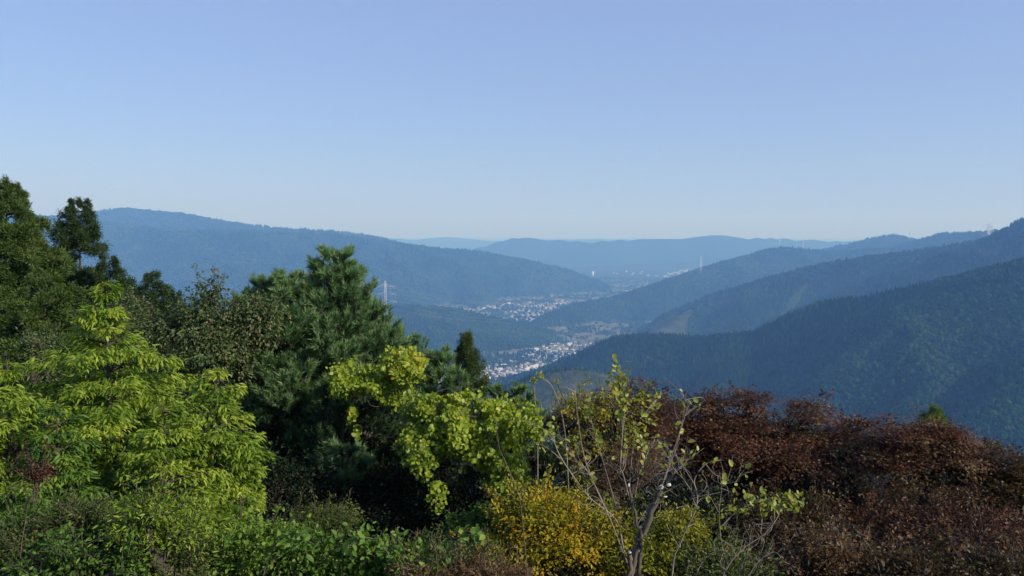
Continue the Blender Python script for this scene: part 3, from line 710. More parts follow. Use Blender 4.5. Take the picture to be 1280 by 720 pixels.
# ------------------------------------------------------------------ conifers
def conifer(name, u, vtop, d, prof, label, mat, style, seed, cat="tree", group=None, whorl=.22, per=6, lean=(0, 0), bark=None, gap=None, rise=.1, droop=.25, dens=1.0, lsize=.15, bottom=None, grow=1.0):
    """prof = (metres below the tip, crown radius) pairs; style = sprays, fronds or needles."""
    g = np.random.default_rng(seed)
    tip = at(u, vtop, d); x, y = tip[0] - lean[0], tip[1] - lean[1]
    t = root(name, x, y, label, cat, group); z0 = t.location[2]; H = tip[2] - z0
    base = np.array([x, y, z0]); W = Wood(); Lv = Leaves()
    trunk = lambda h: base + (tip - base) * (h / H)
    hs = np.linspace(0, H, 14); W.add(np.array([trunk(h) for h in hs]), (.015 * H + .03) * (1 - hs / H) ** 1.25 + .006, 8)
    pd, pr = zip(*prof); maxd = min(bottom or pd[-1], H * .93)
    drop = .08
    while drop < maxd:
        R = float(np.interp(drop, pd, pr)); nb = max(3, int(per * (0.6 + .4 * min(1, R))))
        a0 = g.uniform(0, 6.28)
        for i in range(nb):
            a = a0 + i * 6.283 / nb + g.normal(0, .25); Lb = R * g.uniform(.62, 1.2)
            if gap and gap[0] < drop < gap[1] and g.random() < gap[2]: continue
            sc = min(1, .38 + .7 * drop / max(.6, grow)); o = trunk(max(.3, H - drop - rise * Lb * 1.5 + g.uniform(-.4, .4) * whorl)); dr = np.array([math.cos(a), math.sin(a), 0])
            n = 7; tt = np.linspace(0, 1, n)
            B = o + np.outer(tt, dr) * Lb + np.outer(rise * tt * Lb * 2 - droop * tt ** 2 * Lb, UP)
            W.add(B, np.linspace(.012 + .012 * Lb, .004, n), 4)
            sdv = np.array([-dr[1], dr[0], 0])
            if style == "fronds" and g.random() < .15: continue
            if style == "sprays":
                m = max(3, int(dens * (5 + 9 * Lb)))
                s = g.uniform(.25, 1, m) ** .7; sp_ = g.normal(0, .16, m) * Lb * (1.15 - s)
                C = o + np.outer(s * Lb, dr) + np.outer(sp_, sdv) + np.outer(rise * s * Lb * 2 - droop * s ** 2 * Lb + g.normal(0, .06, m), UP)
                q = 44; tr = g.uniform(.10, .22, m) * grow * sc
                ct = np.repeat(np.clip(g.normal(.5, .2, m), 0, 1), q)
                e = unit(rdir(m * q, g) + np.repeat(unit(dr + UP * .5)[None], m * q, 0) * .8)
                P = np.repeat(C, q, 0) + e * (np.repeat(tr, q) * g.uniform(.1, 1, m * q))[:, None]
                Lv.add(T_SPRAY, P, unit(e + UP * .15 + g.normal(0, .35, (m * q, 3))), rdir(m * q, g), lsize * .62 * g.uniform(.6, 1.2, m * q) * grow * (.5 + .5 * sc), ct + g.normal(0, .12, m * q), .8)
            elif style == "fronds":
                m = max(10, int(dens * (44 + 250 * Lb)))
                s = g.uniform(.15, 1, m) ** .75; sp_ = g.normal(0, .24, m) * Lb * (1.25 - s) + g.normal(0, .04, m)
                C = o + np.outer(s * Lb, dr) + np.outer(sp_, sdv) + np.outer(rise * s * Lb * 2 - droop * s ** 2 * Lb + g.normal(0, .022 + .025 * Lb, m), UP)
                side = np.sign(sp_ + g.normal(0, .05, m))[:, None] * sdv
                ax = unit(dr * g.uniform(.2, 1.1, (m, 1)) + side * g.uniform(.2, 1.2, (m, 1)) - UP * g.uniform(-.1, .6, (m, 1)) + g.normal(0, .25, (m, 3)))
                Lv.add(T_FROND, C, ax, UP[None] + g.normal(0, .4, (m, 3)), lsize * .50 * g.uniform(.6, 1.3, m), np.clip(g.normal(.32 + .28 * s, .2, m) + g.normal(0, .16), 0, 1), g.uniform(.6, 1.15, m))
            else:
                m = max(3, int(dens * (4 + 9 * Lb)))
                s = np.concatenate([[1.0], g.uniform(.3, 1, m - 1) ** .8]); sp_ = g.normal(0, .22, m) * Lb * (1.15 - s)
                C = o + np.outer(s * Lb, dr) + np.outer(sp_, sdv) + np.outer(rise * s * Lb * 2 - droop * s ** 2 * Lb, UP)
                sh = unit(dr * .6 + UP * g.uniform(.4, 1.5, (m, 1)) + sdv * np.sign(sp_)[:, None] * .35 + g.normal(0, .22, (m, 3))); Ls = g.uniform(.20, .38, m) * grow * sc
                needles(Lv, C, sh, Ls, g, lsize)
                for c_, s_, l_ in zip(C, sh, Ls): W.add(np.array([c_ - s_ * .06, c_ + s_ * l_ * .9]), [.008, .004], 3)
        drop += whorl * g.uniform(.75, 1.25)
    if style != "needles":                                            # leading shoot
        m = 46; s_ = g.uniform(0, .45, m); C = tip - UP * s_[:, None] + g.normal(0, .012, (m, 3)) + 0
        dr = rdir(m, g); dr[:, 2] = np.abs(dr[:, 2]) * .8
        T_, w_ = (T_FROND, lsize * .5) if style == "fronds" else (T_SPRAY, lsize * .6)
        Lv.add(T_, C, unit(dr * np.array([1, 1, 1]) + UP * .2), rdir(m, g) + UP, w_ * g.uniform(.5, 1.1, m) * (.5 + s_), np.clip(g.normal(.6, .15, m), 0, 1))
    if style == "needles":
        needles(Lv, np.array([tip - UP * .32, tip - UP * .6]), np.array([UP, UP]), np.array([.3, .35]), g, lsize * .8)
    Lv.build("crown", ML[mat], t); W.build("trunk", bark or BARK, t)
    return t

def needles(Lv, C, sh, Ls, g, lsize, q=64):
    m = len(C); S = np.repeat(sh, q, 0); s = g.uniform(.05, 1, m * q)
    P = np.repeat(C, q, 0) + S * (s * np.repeat(Ls, q))[:, None]
    pr = rdir(m * q, g); pr = unit(pr - (pr * S).sum(1, keepdims=True) * S)
    ax = unit(S * g.uniform(.7, 1.5, (m * q, 1)) + pr * .75)
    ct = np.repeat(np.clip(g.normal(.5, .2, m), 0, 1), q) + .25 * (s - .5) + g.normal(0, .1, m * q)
    Lv.add(T_NEEDLE, P, ax, rdir(m * q, g), lsize * g.uniform(.7, 1.15, m * q), ct, .115)

# ------------------------------------------------------------------ broadleaf trees and shrubs from crown lobes
def leafy(name, lobes, d, label, mat, seed, T=T_OVAL, lsize=.06, cat="tree", group=None, per=34, clump=.26, count=1.0, flat=.55, foot=None, bark=None, layered=False, hang=0.0, shell=.55, stems=1, parts=("crown", "trunk"), trad=.07, twig=.006, tint=.5, tsd=.18, shoots=1.0, shoot=.32):
    """lobes = (u, v, nearer/farther metres, half width px, half height px): crown masses at depth d."""
    g = np.random.default_rng(seed)
    E = []; lsize *= .62; per = int(per * 2.1)
    for (u, v, dd, ru, rv) in lobes:
        D = d + dd; E.append((at(u, v, D), ru / F_PX * D, rv / F_PX * D))
    cen = np.mean([e[0] for e in E], 0)
    fx_, fy_ = (foot if foot else (cen[0], cen[1]))
    t = root(name, fx_, fy_, label, cat, group); base = np.array(t.location)
    W = Wood(); Lv = Leaves()
    low = min(e[0][2] - e[2] for e in E)
    forks = []
    for s in range(stems):
        off = np.array([g.normal(0, .12), g.normal(0, .12), 0]) * (stems > 1)
        top = base * .35 + cen * .65 + g.normal(0, .15, 3) * (stems > 1); top[2] = max(base[2] + .25, min(top[2], low + .35 * (cen[2] - low)))
        W.add(curve(base + off, top, g.normal(0, .06, 3)), np.linspace(trad, trad * .65, 6), 7); forks.append(top)
    for (c, rh, rv) in E:
        nc = max(4, int(count * 26 * (rh * rh + rh * rv) / (clump * clump) * .35))
        e = rdir(nc, g); e[:, 2] = np.where(g.random(nc) < .65, np.abs(e[:, 2]), e[:, 2])
        rr = g.uniform(shell, 1.0, nc) * (1 + .2 * g.normal(size=nc))
        C = c + e * rr[:, None] * np.array([rh, rh, rv])
        f0 = forks[int(g.integers(len(forks)))]
        lim = curve(f0, c, g.normal(0, .08, 3) * np.linalg.norm(c - f0), 7); W.add(lim, np.linspace(trad * .6, trad * .28, 7), 6)
        for i in range(nc):
            if g.random() < .75: W.add(curve(lim[int(g.integers(3, 7))], C[i], g.normal(0, .06, 3) * rh, 5), np.linspace(twig * 1.8, twig * .6, 5), 4)
        q = per; cs = clump * g.uniform(.6, 1.35, nc)
        loc = g.normal(size=(nc * q, 3)) * .5 * np.repeat(cs, q)[:, None] * np.array([1, 1, flat])
        P = np.repeat(C, q, 0) + loc
        out_ = unit(np.repeat(e * np.array([1, 1, .4]), q, 0) + unit(loc) * .7)
        ax = unit(out_ - UP * (hang + .25) + g.normal(0, .45, (nc * q, 3)))
        nr_ = (UP * (1.6 if layered else .75) + np.repeat(e, q, 0) * .6)[...] + g.normal(0, .35 if layered else .55, (nc * q, 3))
        ct = np.repeat(np.clip(g.normal(tint, tsd, nc), 0, 1), q) + g.normal(0, .13, nc * q)
        Lv.add(T, P, ax, nr_, lsize * g.uniform(.6, 1.25, nc * q), ct)
        # loose shoots that break the outline
        ns = int(shoots * (6 + 22 * rh))
        for i in range(ns):
            e1 = rdir(1, g)[0]; e1[2] = abs(e1[2]); a = c + e1 * np.array([rh, rh, rv]) * .85
            b = a + unit(e1 + UP * .7 + g.normal(0, .35, 3)) * shoot * g.uniform(.4, 1.2)
            cv = curve(a, b, g.normal(0, .05, 3), 6); W.add(cv, np.linspace(twig, twig * .4, 6), 3)
            m = int(26 * np.linalg.norm(b - a) / shoot * shoot / (lsize * 6)) + 5; s_ = g.uniform(0, 1, m); j = (s_ * 5).astype(int)
            P = cv[j] + g.normal(0, lsize * .6, (m, 3)); T_ = unit(b - a)
            Lv.add(T, P, unit(T_ * .5 + rdir(m, g) - UP * hang * .5), UP * .7 + rdir(m, g) * .8, lsize * g.uniform(.6, 1.2, m), np.clip(g.normal(tint, tsd), 0, 1) + g.normal(0, .12, m))
    print(name, "leaves", Lv.n)
    Lv.build(parts[0], ML[mat], t); W.build(parts[1], bark or BARK, t)
    return t

# ------------------------------------------------------------------ the trees round the viewpoint
conifer("cedar_tree", 6, 228, 22, [(0, .25), (.5, .62), (1.3, 1.02), (2.3, 1.5), (3.6, 2.0), (5, 2.5), (8, 2.9)], "tallest broad olive-green cedar rising above the skyline at the picture's edge", "cedar", "sprays", 1, whorl=.24, per=10, dens=1.5, rise=.15, droop=.3, lsize=.15, bottom=8, grow=1.1)
conifer("cedar_tree", 52, 345, 19, [(0, .25), (.8, .9), (1.8, 1.5), (3, 2.0), (5, 2.3)], "lower rounded olive cedar tucked under the tallest cedar", "cedar", "sprays", 2, whorl=.28, per=8, dens=1.2, rise=.15, droop=.3, lsize=.16, bottom=5)
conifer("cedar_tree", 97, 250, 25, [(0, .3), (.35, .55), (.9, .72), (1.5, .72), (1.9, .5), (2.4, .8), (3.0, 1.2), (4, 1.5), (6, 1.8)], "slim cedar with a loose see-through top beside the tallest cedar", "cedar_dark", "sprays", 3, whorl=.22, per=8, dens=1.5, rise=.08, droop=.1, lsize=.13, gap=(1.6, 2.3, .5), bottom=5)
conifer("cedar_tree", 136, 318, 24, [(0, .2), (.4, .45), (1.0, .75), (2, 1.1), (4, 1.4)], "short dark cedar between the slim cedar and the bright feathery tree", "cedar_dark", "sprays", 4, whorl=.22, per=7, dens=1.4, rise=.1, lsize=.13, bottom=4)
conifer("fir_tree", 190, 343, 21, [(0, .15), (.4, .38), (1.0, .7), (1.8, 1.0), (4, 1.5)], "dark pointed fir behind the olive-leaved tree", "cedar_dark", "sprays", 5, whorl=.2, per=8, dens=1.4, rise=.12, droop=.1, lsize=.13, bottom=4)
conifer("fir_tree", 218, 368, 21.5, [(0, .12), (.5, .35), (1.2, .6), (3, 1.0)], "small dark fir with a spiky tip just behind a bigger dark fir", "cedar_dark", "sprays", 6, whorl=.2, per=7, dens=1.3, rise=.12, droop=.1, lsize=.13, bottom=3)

leafy("olive_leaved_tree", [(262, 452, 0, 66, 60), (205, 430, .3, 42, 38), (318, 420, .2, 36, 42), (255, 400, 0, 26, 30), (262, 372, 0, 9, 24), (328, 393, 0, 18, 16), (170, 400, .6, 20, 28)], 12.5, "olive-brown tree with one thin sprig poking up against the blue hills", "olive", 11, T_OVAL, .085, per=26, clump=.24, hang=.5, count=1.1)
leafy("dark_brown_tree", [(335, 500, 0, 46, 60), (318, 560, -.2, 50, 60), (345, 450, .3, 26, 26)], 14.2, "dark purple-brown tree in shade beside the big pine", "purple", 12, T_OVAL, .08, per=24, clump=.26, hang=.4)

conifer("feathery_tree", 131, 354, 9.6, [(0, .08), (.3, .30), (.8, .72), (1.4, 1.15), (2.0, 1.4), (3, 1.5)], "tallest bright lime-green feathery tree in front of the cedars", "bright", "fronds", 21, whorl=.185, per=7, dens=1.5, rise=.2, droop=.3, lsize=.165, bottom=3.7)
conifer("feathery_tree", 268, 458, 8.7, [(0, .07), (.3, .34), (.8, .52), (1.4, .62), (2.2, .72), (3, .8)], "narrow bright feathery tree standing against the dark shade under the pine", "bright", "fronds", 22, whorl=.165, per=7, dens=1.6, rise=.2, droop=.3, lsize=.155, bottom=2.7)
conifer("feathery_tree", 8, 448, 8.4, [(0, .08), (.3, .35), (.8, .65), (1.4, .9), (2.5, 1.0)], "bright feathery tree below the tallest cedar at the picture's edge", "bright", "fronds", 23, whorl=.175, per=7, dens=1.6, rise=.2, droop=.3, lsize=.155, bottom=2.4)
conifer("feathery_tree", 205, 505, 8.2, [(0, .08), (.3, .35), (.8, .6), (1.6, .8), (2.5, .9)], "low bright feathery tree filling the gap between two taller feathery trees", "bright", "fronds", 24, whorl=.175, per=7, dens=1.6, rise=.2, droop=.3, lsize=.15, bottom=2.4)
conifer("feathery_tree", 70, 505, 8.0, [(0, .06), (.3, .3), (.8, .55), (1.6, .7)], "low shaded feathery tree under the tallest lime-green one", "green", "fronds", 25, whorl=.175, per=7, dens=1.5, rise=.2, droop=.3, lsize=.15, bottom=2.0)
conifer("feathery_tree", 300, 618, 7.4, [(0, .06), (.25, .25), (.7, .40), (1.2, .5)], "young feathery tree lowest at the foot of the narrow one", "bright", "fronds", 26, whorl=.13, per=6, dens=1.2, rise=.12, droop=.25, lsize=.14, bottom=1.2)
leafy("grey_leaved_shrub", [(52, 436, 0, 16, 12), (58, 462, 0, 12, 16)], 11, "pale grey-green shrub peeping between the cedars and the feathery trees", "olive", 27, T_OVAL, .07, cat="shrub", per=26, clump=.2, parts=("foliage", "stem"))

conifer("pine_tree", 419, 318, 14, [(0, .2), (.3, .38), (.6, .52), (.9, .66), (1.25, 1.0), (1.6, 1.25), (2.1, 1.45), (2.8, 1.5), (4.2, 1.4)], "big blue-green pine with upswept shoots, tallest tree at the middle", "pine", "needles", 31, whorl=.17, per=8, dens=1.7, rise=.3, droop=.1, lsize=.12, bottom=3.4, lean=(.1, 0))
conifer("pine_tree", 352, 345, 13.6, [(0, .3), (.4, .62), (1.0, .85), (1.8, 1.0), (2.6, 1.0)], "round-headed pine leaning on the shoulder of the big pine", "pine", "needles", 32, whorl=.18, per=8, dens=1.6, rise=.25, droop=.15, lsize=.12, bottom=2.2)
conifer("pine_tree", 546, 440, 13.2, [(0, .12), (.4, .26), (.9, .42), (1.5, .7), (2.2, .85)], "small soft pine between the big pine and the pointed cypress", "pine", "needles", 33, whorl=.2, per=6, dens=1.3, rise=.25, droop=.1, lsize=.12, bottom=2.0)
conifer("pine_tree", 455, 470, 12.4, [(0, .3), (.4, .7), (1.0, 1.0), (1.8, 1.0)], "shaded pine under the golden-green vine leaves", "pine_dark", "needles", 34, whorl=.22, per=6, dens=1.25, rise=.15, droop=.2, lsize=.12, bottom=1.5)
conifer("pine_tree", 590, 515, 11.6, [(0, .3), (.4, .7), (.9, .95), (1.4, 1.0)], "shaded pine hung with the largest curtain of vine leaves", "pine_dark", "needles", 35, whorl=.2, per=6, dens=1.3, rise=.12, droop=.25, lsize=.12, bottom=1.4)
conifer("pine_tree", 636, 486, 16, [(0, .2), (.25, .5), (.6, .65), (1.2, .8)], "low bushy pine right of the pointed cypress", "pine", "needles", 36, whorl=.2, per=6, dens=1.2, rise=.25, droop=.1, lsize=.12, bottom=1.2)
conifer("pine_sapling", 428, 558, 11, [(0, .15), (.2, .32), (.5, .4)], "pine sapling catching light in the dark hollow under the big pine", "pine", "needles", 37, whorl=.15, per=6, dens=1.1, rise=.2, lsize=.11, bottom=.55)
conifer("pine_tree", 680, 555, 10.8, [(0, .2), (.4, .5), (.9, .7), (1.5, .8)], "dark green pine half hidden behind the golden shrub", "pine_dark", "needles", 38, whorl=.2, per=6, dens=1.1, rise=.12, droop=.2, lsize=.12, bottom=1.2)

conifer("cypress_tree", 583, 417, 17, [(0, .04), (.22, .13), (.56, .27), (.9, .36), (1.24, .43), (2.2, .6)], "narrow pointed cypress standing against the valley villages", "cypress", "sprays", 41, whorl=.10, per=8, dens=1.7, rise=.4, droop=.1, lsize=.10, bottom=2.2, grow=.75)
conifer("fir_tree", 1168, 509, 26, [(0, .08), (.3, .30), (.7, .5), (1.4, .7)], "small bright green fir peeping over the russet maples", "green", "sprays", 42, whorl=.16, per=7, dens=1.2, rise=.35, droop=.1, lsize=.13, bottom=1.4)

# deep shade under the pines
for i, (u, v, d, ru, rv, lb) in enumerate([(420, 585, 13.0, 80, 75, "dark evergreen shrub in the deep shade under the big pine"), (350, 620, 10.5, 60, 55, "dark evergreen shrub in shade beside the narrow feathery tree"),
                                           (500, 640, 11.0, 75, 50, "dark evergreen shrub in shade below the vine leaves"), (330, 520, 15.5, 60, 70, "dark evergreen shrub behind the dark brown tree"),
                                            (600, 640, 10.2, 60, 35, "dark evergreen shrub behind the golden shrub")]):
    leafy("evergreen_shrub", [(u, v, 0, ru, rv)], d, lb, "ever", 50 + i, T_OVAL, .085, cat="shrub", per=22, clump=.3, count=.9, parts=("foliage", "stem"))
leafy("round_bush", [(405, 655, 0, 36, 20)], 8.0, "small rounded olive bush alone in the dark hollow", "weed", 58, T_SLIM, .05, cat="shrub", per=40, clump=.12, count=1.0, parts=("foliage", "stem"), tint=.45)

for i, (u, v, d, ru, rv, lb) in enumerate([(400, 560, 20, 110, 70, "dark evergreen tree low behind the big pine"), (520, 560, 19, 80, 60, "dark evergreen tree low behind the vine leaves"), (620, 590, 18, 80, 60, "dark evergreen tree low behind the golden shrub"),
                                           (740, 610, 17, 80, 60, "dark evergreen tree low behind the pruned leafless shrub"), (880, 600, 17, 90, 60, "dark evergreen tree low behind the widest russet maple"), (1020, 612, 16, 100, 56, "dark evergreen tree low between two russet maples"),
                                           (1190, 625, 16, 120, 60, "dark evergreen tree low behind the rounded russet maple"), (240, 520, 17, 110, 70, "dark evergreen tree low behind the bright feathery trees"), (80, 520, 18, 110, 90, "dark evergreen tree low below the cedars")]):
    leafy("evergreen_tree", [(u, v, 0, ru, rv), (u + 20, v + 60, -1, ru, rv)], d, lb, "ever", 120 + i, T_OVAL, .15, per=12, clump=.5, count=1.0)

# vines: round leaves over the pines
def vine(name, patches, d, label, mat, seed, lsize=.054, foot=(0, 0)):
    g = np.random.default_rng(seed)
    c0 = at(patches[0][0], patches[0][1], d); t = root(name, c0[0], c0[1] + .5, label, "vine"); Lv = Leaves(); W = Wood(); b = np.array(t.location)
    prev = None
    for (u, v, dd, ru, rv, n, tn) in patches:
        n = int(n * 4.6)
        a = g.uniform(0, 6.28, n); q = np.sqrt(g.random(n)) * (1 + .15 * g.normal(size=n))
        uu = u + np.cos(a) * q * ru; vv = v + np.sin(a) * q * rv
        bump_ = fbm(uu / 22 + seed, vv / 22, seed, 3)
        k = bump_ > .27 + .16 * (q > .7); uu, vv, bump_ = uu[k], vv[k], bump_[k]; n = len(uu)
        D = d + dd + (vv - v) * -.003 + .55 * (1 - np.sqrt(np.clip(1 - q[k] ** 2 * .8, 0, 1))) - .9 * (bump_ - .5) + g.normal(0, .08, n)
        rx, rz = ray(uu, vv); P = np.stack([rx * D, D, rz * D], 1)
        ax = unit(-UP * g.uniform(.2, 1.0, (n, 1)) + g.normal(0, .5, (n, 3)) + np.array([0, -.35, 0]))
        Lv.add(T_ROUND, P, ax, np.array([.25, -.6, .6]) + g.normal(0, .7, (n, 3)), lsize * g.uniform(.55, 1.15, n), np.clip(tn + g.normal(0, .2, n) + .5 * (bump_ - .5), 0, 1))
        c = at(u, v, d + dd + .35)
        if prev is not None: W.add(curve(prev, c, g.normal(0, .15, 3), 9), np.linspace(.010, .006, 9), 5)
        for i in range(max(3, n // 28)):
            j = int(g.integers(n)); W.add(curve(c, P[j] + np.array([0, .04, 0]), g.normal(0, .12, 3), 6), np.linspace(.006, .002, 6), 3)
        prev = c
    Lv.build("leaves", ML[mat], t); W.build("stem", BARK_P, t)
vine("climbing_vine", [(505, 462, 0, 34, 28, 330, .62), (455, 470, -.1, 42, 22, 260, .42), (428, 485, -.2, 18, 14, 50, .3), (520, 452, .1, 16, 18, 110, .95), (495, 492, .1, 40, 20, 120, .4)], 11.3, "yellow-green vine draped over the big pine's lower boughs", "vine", 61)
vine("climbing_vine", [(560, 512, 0, 52, 26, 430, .6), (535, 555, -.2, 34, 44, 230, .42), (590, 550, -.2, 52, 36, 420, .5), (630, 590, -.3, 30, 34, 170, .45), (650, 530, 0, 40, 28, 190, .55), (548, 620, -.4, 14, 30, 40, .5), (610, 515, .2, 44, 22, 240, .6), (520, 520, .1, 26, 30, 110, .35)], 9.9, "largest curtain of round yellow-green vine leaves below the cypress", "vine", 62)
vine("climbing_vine", [(440, 515, 0, 6, 16, 16, .5), (446, 540, 0, 5, 10, 6, .4)], 11.6, "single thin vine strand hanging in the dark hollow", "vine", 63, .08)

# maples
leafy("maple_tree", [(745, 532, 0, 52, 36), (705, 535, .2, 30, 22), (790, 515, 0, 46, 34), (812, 545, -.3, 34, 36), (760, 575, -.4, 70, 40)], 12.0, "russet maple behind the pruned leafless shrub", "maple", 71, T_MAPLE, shoots=.45, shoot=.25, lsize= .07, tsd=.26, per=40, clump=.26, layered=True, flat=.3, count=1.0)
leafy("maple_tree", [(915, 552, 0, 66, 46), (870, 552, 0, 36, 36), (985, 572, 0, 76, 46), (1050, 570, .2, 50, 42), (880, 575, -.2, 40, 45), (850, 515, .1, 22, 14), (885, 505, .1, 24, 12), (935, 504, .1, 26, 14), (1010, 518, 0, 30, 16), (1075, 536, 0, 24, 12)], 12.4, "widest russet maple with a ragged top against the dark hillside", "maple", 72, T_MAPLE, shoots=.45, shoot=.25, lsize=.064, tsd=.26, per=44, clump=.27, layered=True, flat=.28, count=1.15)
leafy("maple_tree", [(1165, 570, 0, 62, 42), (1110, 580, 0, 45, 40), (1220, 590, 0, 46, 38), (1140, 548, 0, 22, 12), (1185, 548, 0, 30, 12)], 11.4, "rounded russet maple in front of the small green fir", "maple", 73, T_MAPLE, shoots=.45, shoot=.25, lsize=.064, tsd=.26, tint=.6, per=44, clump=.26, layered=True, flat=.28, count=1.15)
leafy("maple_tree", [(960, 612, 0, 70, 40), (1050, 622, 0, 60, 40), (880, 600, 0, 50, 36), (1140, 632, 0, 60, 40)], 12.9, "bronze-green maple coloured as deep in shade behind the russet ones", "maple_olive", 75, T_MAPLE, .075, per=30, clump=.28, layered=True, flat=.35, shoots=.3)  # lower maple foliage in darker leaves, its shade put into the colour
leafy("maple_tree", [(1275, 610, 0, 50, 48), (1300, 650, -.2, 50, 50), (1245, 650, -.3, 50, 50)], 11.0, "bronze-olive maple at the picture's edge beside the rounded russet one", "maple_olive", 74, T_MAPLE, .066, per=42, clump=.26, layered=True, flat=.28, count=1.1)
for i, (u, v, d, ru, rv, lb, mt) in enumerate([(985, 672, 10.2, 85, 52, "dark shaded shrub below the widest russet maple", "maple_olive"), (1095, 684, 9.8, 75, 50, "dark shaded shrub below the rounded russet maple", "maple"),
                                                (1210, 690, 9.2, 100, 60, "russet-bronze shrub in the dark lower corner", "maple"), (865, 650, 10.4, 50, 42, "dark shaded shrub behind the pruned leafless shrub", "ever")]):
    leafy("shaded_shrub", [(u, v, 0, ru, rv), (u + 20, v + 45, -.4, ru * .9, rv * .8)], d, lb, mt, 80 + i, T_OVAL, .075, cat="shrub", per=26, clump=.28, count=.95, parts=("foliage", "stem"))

# shrubs at the viewpoint's edge
leafy("golden_shrub", [(680, 650, 0, 50, 34), (645, 640, 0, 24, 18), (715, 680, -.2, 60, 36), (640, 695, -.3, 50, 22), (755, 690, -.2, 40, 40)], 7.4, "golden-yellow shrub to the left of the pruned leafless shrub", "gold", 91, T_OVAL, .062, shoots=1.6, cat="shrub", per=30, clump=.17, layered=True, flat=.4, parts=("foliage", "stem"), tint=.42, tsd=.25)
leafy("green_shrub", [(845, 668, 0, 34, 26), (800, 700, -.2, 60, 30), (870, 705, -.1, 30, 24)], 7.2, "yellow-green shrub behind the cut stems of the leafless shrub", "gold", 92, T_OVAL, .055, cat="shrub", per=36, clump=.14, layered=True, flat=.5, parts=("foliage", "stem"), tint=.12)
leafy("green_shrub", [(440, 716, 0, 36, 20), (375, 692, .1, 22, 18), (405, 712, 0, 22, 14), (492, 722, 0, 26, 16)], 5.8, "fresh green shrub at the bottom edge below the dark hollow", "green", 93, T_OVAL, .075, shoots=1.8, shoot=.17, cat="shrub", per=34, clump=.13, parts=("foliage", "stem"), tint=.6)
leafy("green_shrub", [(600, 665, 0, 34, 20), (560, 690, -.2, 30, 22)], 7.8, "low green shrub beside the golden shrub's shady side", "green", 94, T_OVAL, .05, cat="shrub", per=34, clump=.13, parts=("foliage", "stem"), tint=.35)
leafy("grey_shrub", [(540, 712, 0, 36, 22), (585, 704, .2, 26, 20), (500, 700, .4, 18, 12)], 5.7, "olive-green slender-leaved shrub at the bottom edge below the vines", "weed", 95, T_SLIM, .055, shoots=2, shoot=.2, cat="shrub", per=34, clump=.12, parts=("foliage", "stem"), tint=.45)
leafy("dry_shrub", [(610, 728, 0, 50, 12), (530, 730, -.1, 26, 10)], 5.4, "low reddish-brown dry shrub at the very bottom edge", "dry", 96, T_SLIM, .05, shoots=2.2, shoot=.2, cat="shrub", per=34, clump=.10, parts=("foliage", "stem"))
leafy("weedy_shrub", [(120, 682, 0, 86, 34), (40, 700, -.1, 60, 34), (200, 705, -.1, 60, 28), (150, 724, -.3, 110, 24), (90, 655, 0, 30, 18)], 5.8, "dull olive weedy shrub with dry stems in the lower corner", "weed", 97, T_SLIM, .06, shoots=2.5, shoot=.2, cat="shrub", per=36, clump=.14, parts=("foliage", "stem"), tint=.42, tsd=.22)
leafy("weedy_shrub", [(20, 665, 0, 36, 22), (10, 700, -.2, 40, 36)], 6.2, "greener weedy shrub at the picture's edge below the feathery trees", "green", 98, T_SLIM, .06, cat="shrub", per=36, clump=.14, parts=("foliage", "stem"), tint=.25)
leafy("weedy_shrub", [(190, 640, 0, 30, 18), (225, 670, .1, 34, 24), (170, 668, 0, 24, 14)], 5.4, "brighter lime sprigs growing through the weedy corner", "bright", 111, T_SLIM, .065, cat="shrub", per=14, clump=.14, parts=("foliage", "stem"), tint=.45, shoots=2, shoot=.18)
leafy("weedy_shrub", [(95, 700, 0, 24, 14), (160, 712, 0, 26, 14), (50, 716, 0, 24, 12)], 5.2, "fresh green sprigs low in the weedy corner", "green", 112, T_OVAL, .055, cat="shrub", per=12, clump=.14, parts=("foliage", "stem"), tint=.4, shoots=2, shoot=.18)
leafy("green_shrub", [(520, 712, 0, 22, 10), (462, 690, .3, 14, 10)], 5.5, "broad-leaved fresh green sprigs along the bottom edge below the vines", "green", 113, T_OVAL, .085, cat="shrub", per=16, clump=.14, parts=("foliage", "stem"), tint=.6, shoots=2, shoot=.15)
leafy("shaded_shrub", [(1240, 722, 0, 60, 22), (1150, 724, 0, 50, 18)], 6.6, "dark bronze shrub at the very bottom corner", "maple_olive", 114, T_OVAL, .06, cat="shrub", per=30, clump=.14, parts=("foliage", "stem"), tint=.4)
leafy("red_shrub", [(44, 602, 0, 11, 15)], 7.0, "small dull red shrub between the low feathery trees", "maple", 99, T_OVAL, .05, cat="shrub", per=30, clump=.12, parts=("foliage", "stem"), tint=.35, trad=.015)
leafy("leafy_shrub", [(300, 700, 0, 46, 30), (340, 690, .1, 34, 26)], 5.9, "yellow-green shrub under the youngest feathery tree", "green", 100, T_OVAL, .065, cat="shrub", per=30, clump=.13, parts=("foliage", "stem"), tint=.72)
leafy("dry_shrub", [(1040, 697, 0, 30, 16), (1010, 716, 0, 36, 16), (1080, 712, .1, 34, 14)], 7.0, "orange-brown dry shrub at the bottom edge under the maples", "dry", 101, T_OVAL, .05, shoots=2.2, cat="shrub", per=36, clump=.14, parts=("foliage", "stem"), tint=.45)
leafy("dry_shrub", [(900, 715, 0, 60, 22)], 6.6, "olive-brown dry shrub among the white twigs", "weed", 102, T_OVAL, .05, cat="shrub", per=30, clump=.14, parts=("foliage", "stem"), tint=.4)
leafy("dry_thicket", [(790, 585, 0, 45, 34), (760, 610, 0, 30, 24)], 9.0, "fine brown twiggy thicket behind the pruned leafless shrub", "dry", 103, T_SLIM, .045, cat="shrub", per=16, clump=.2, parts=("foliage", "stem"), tint=.4)
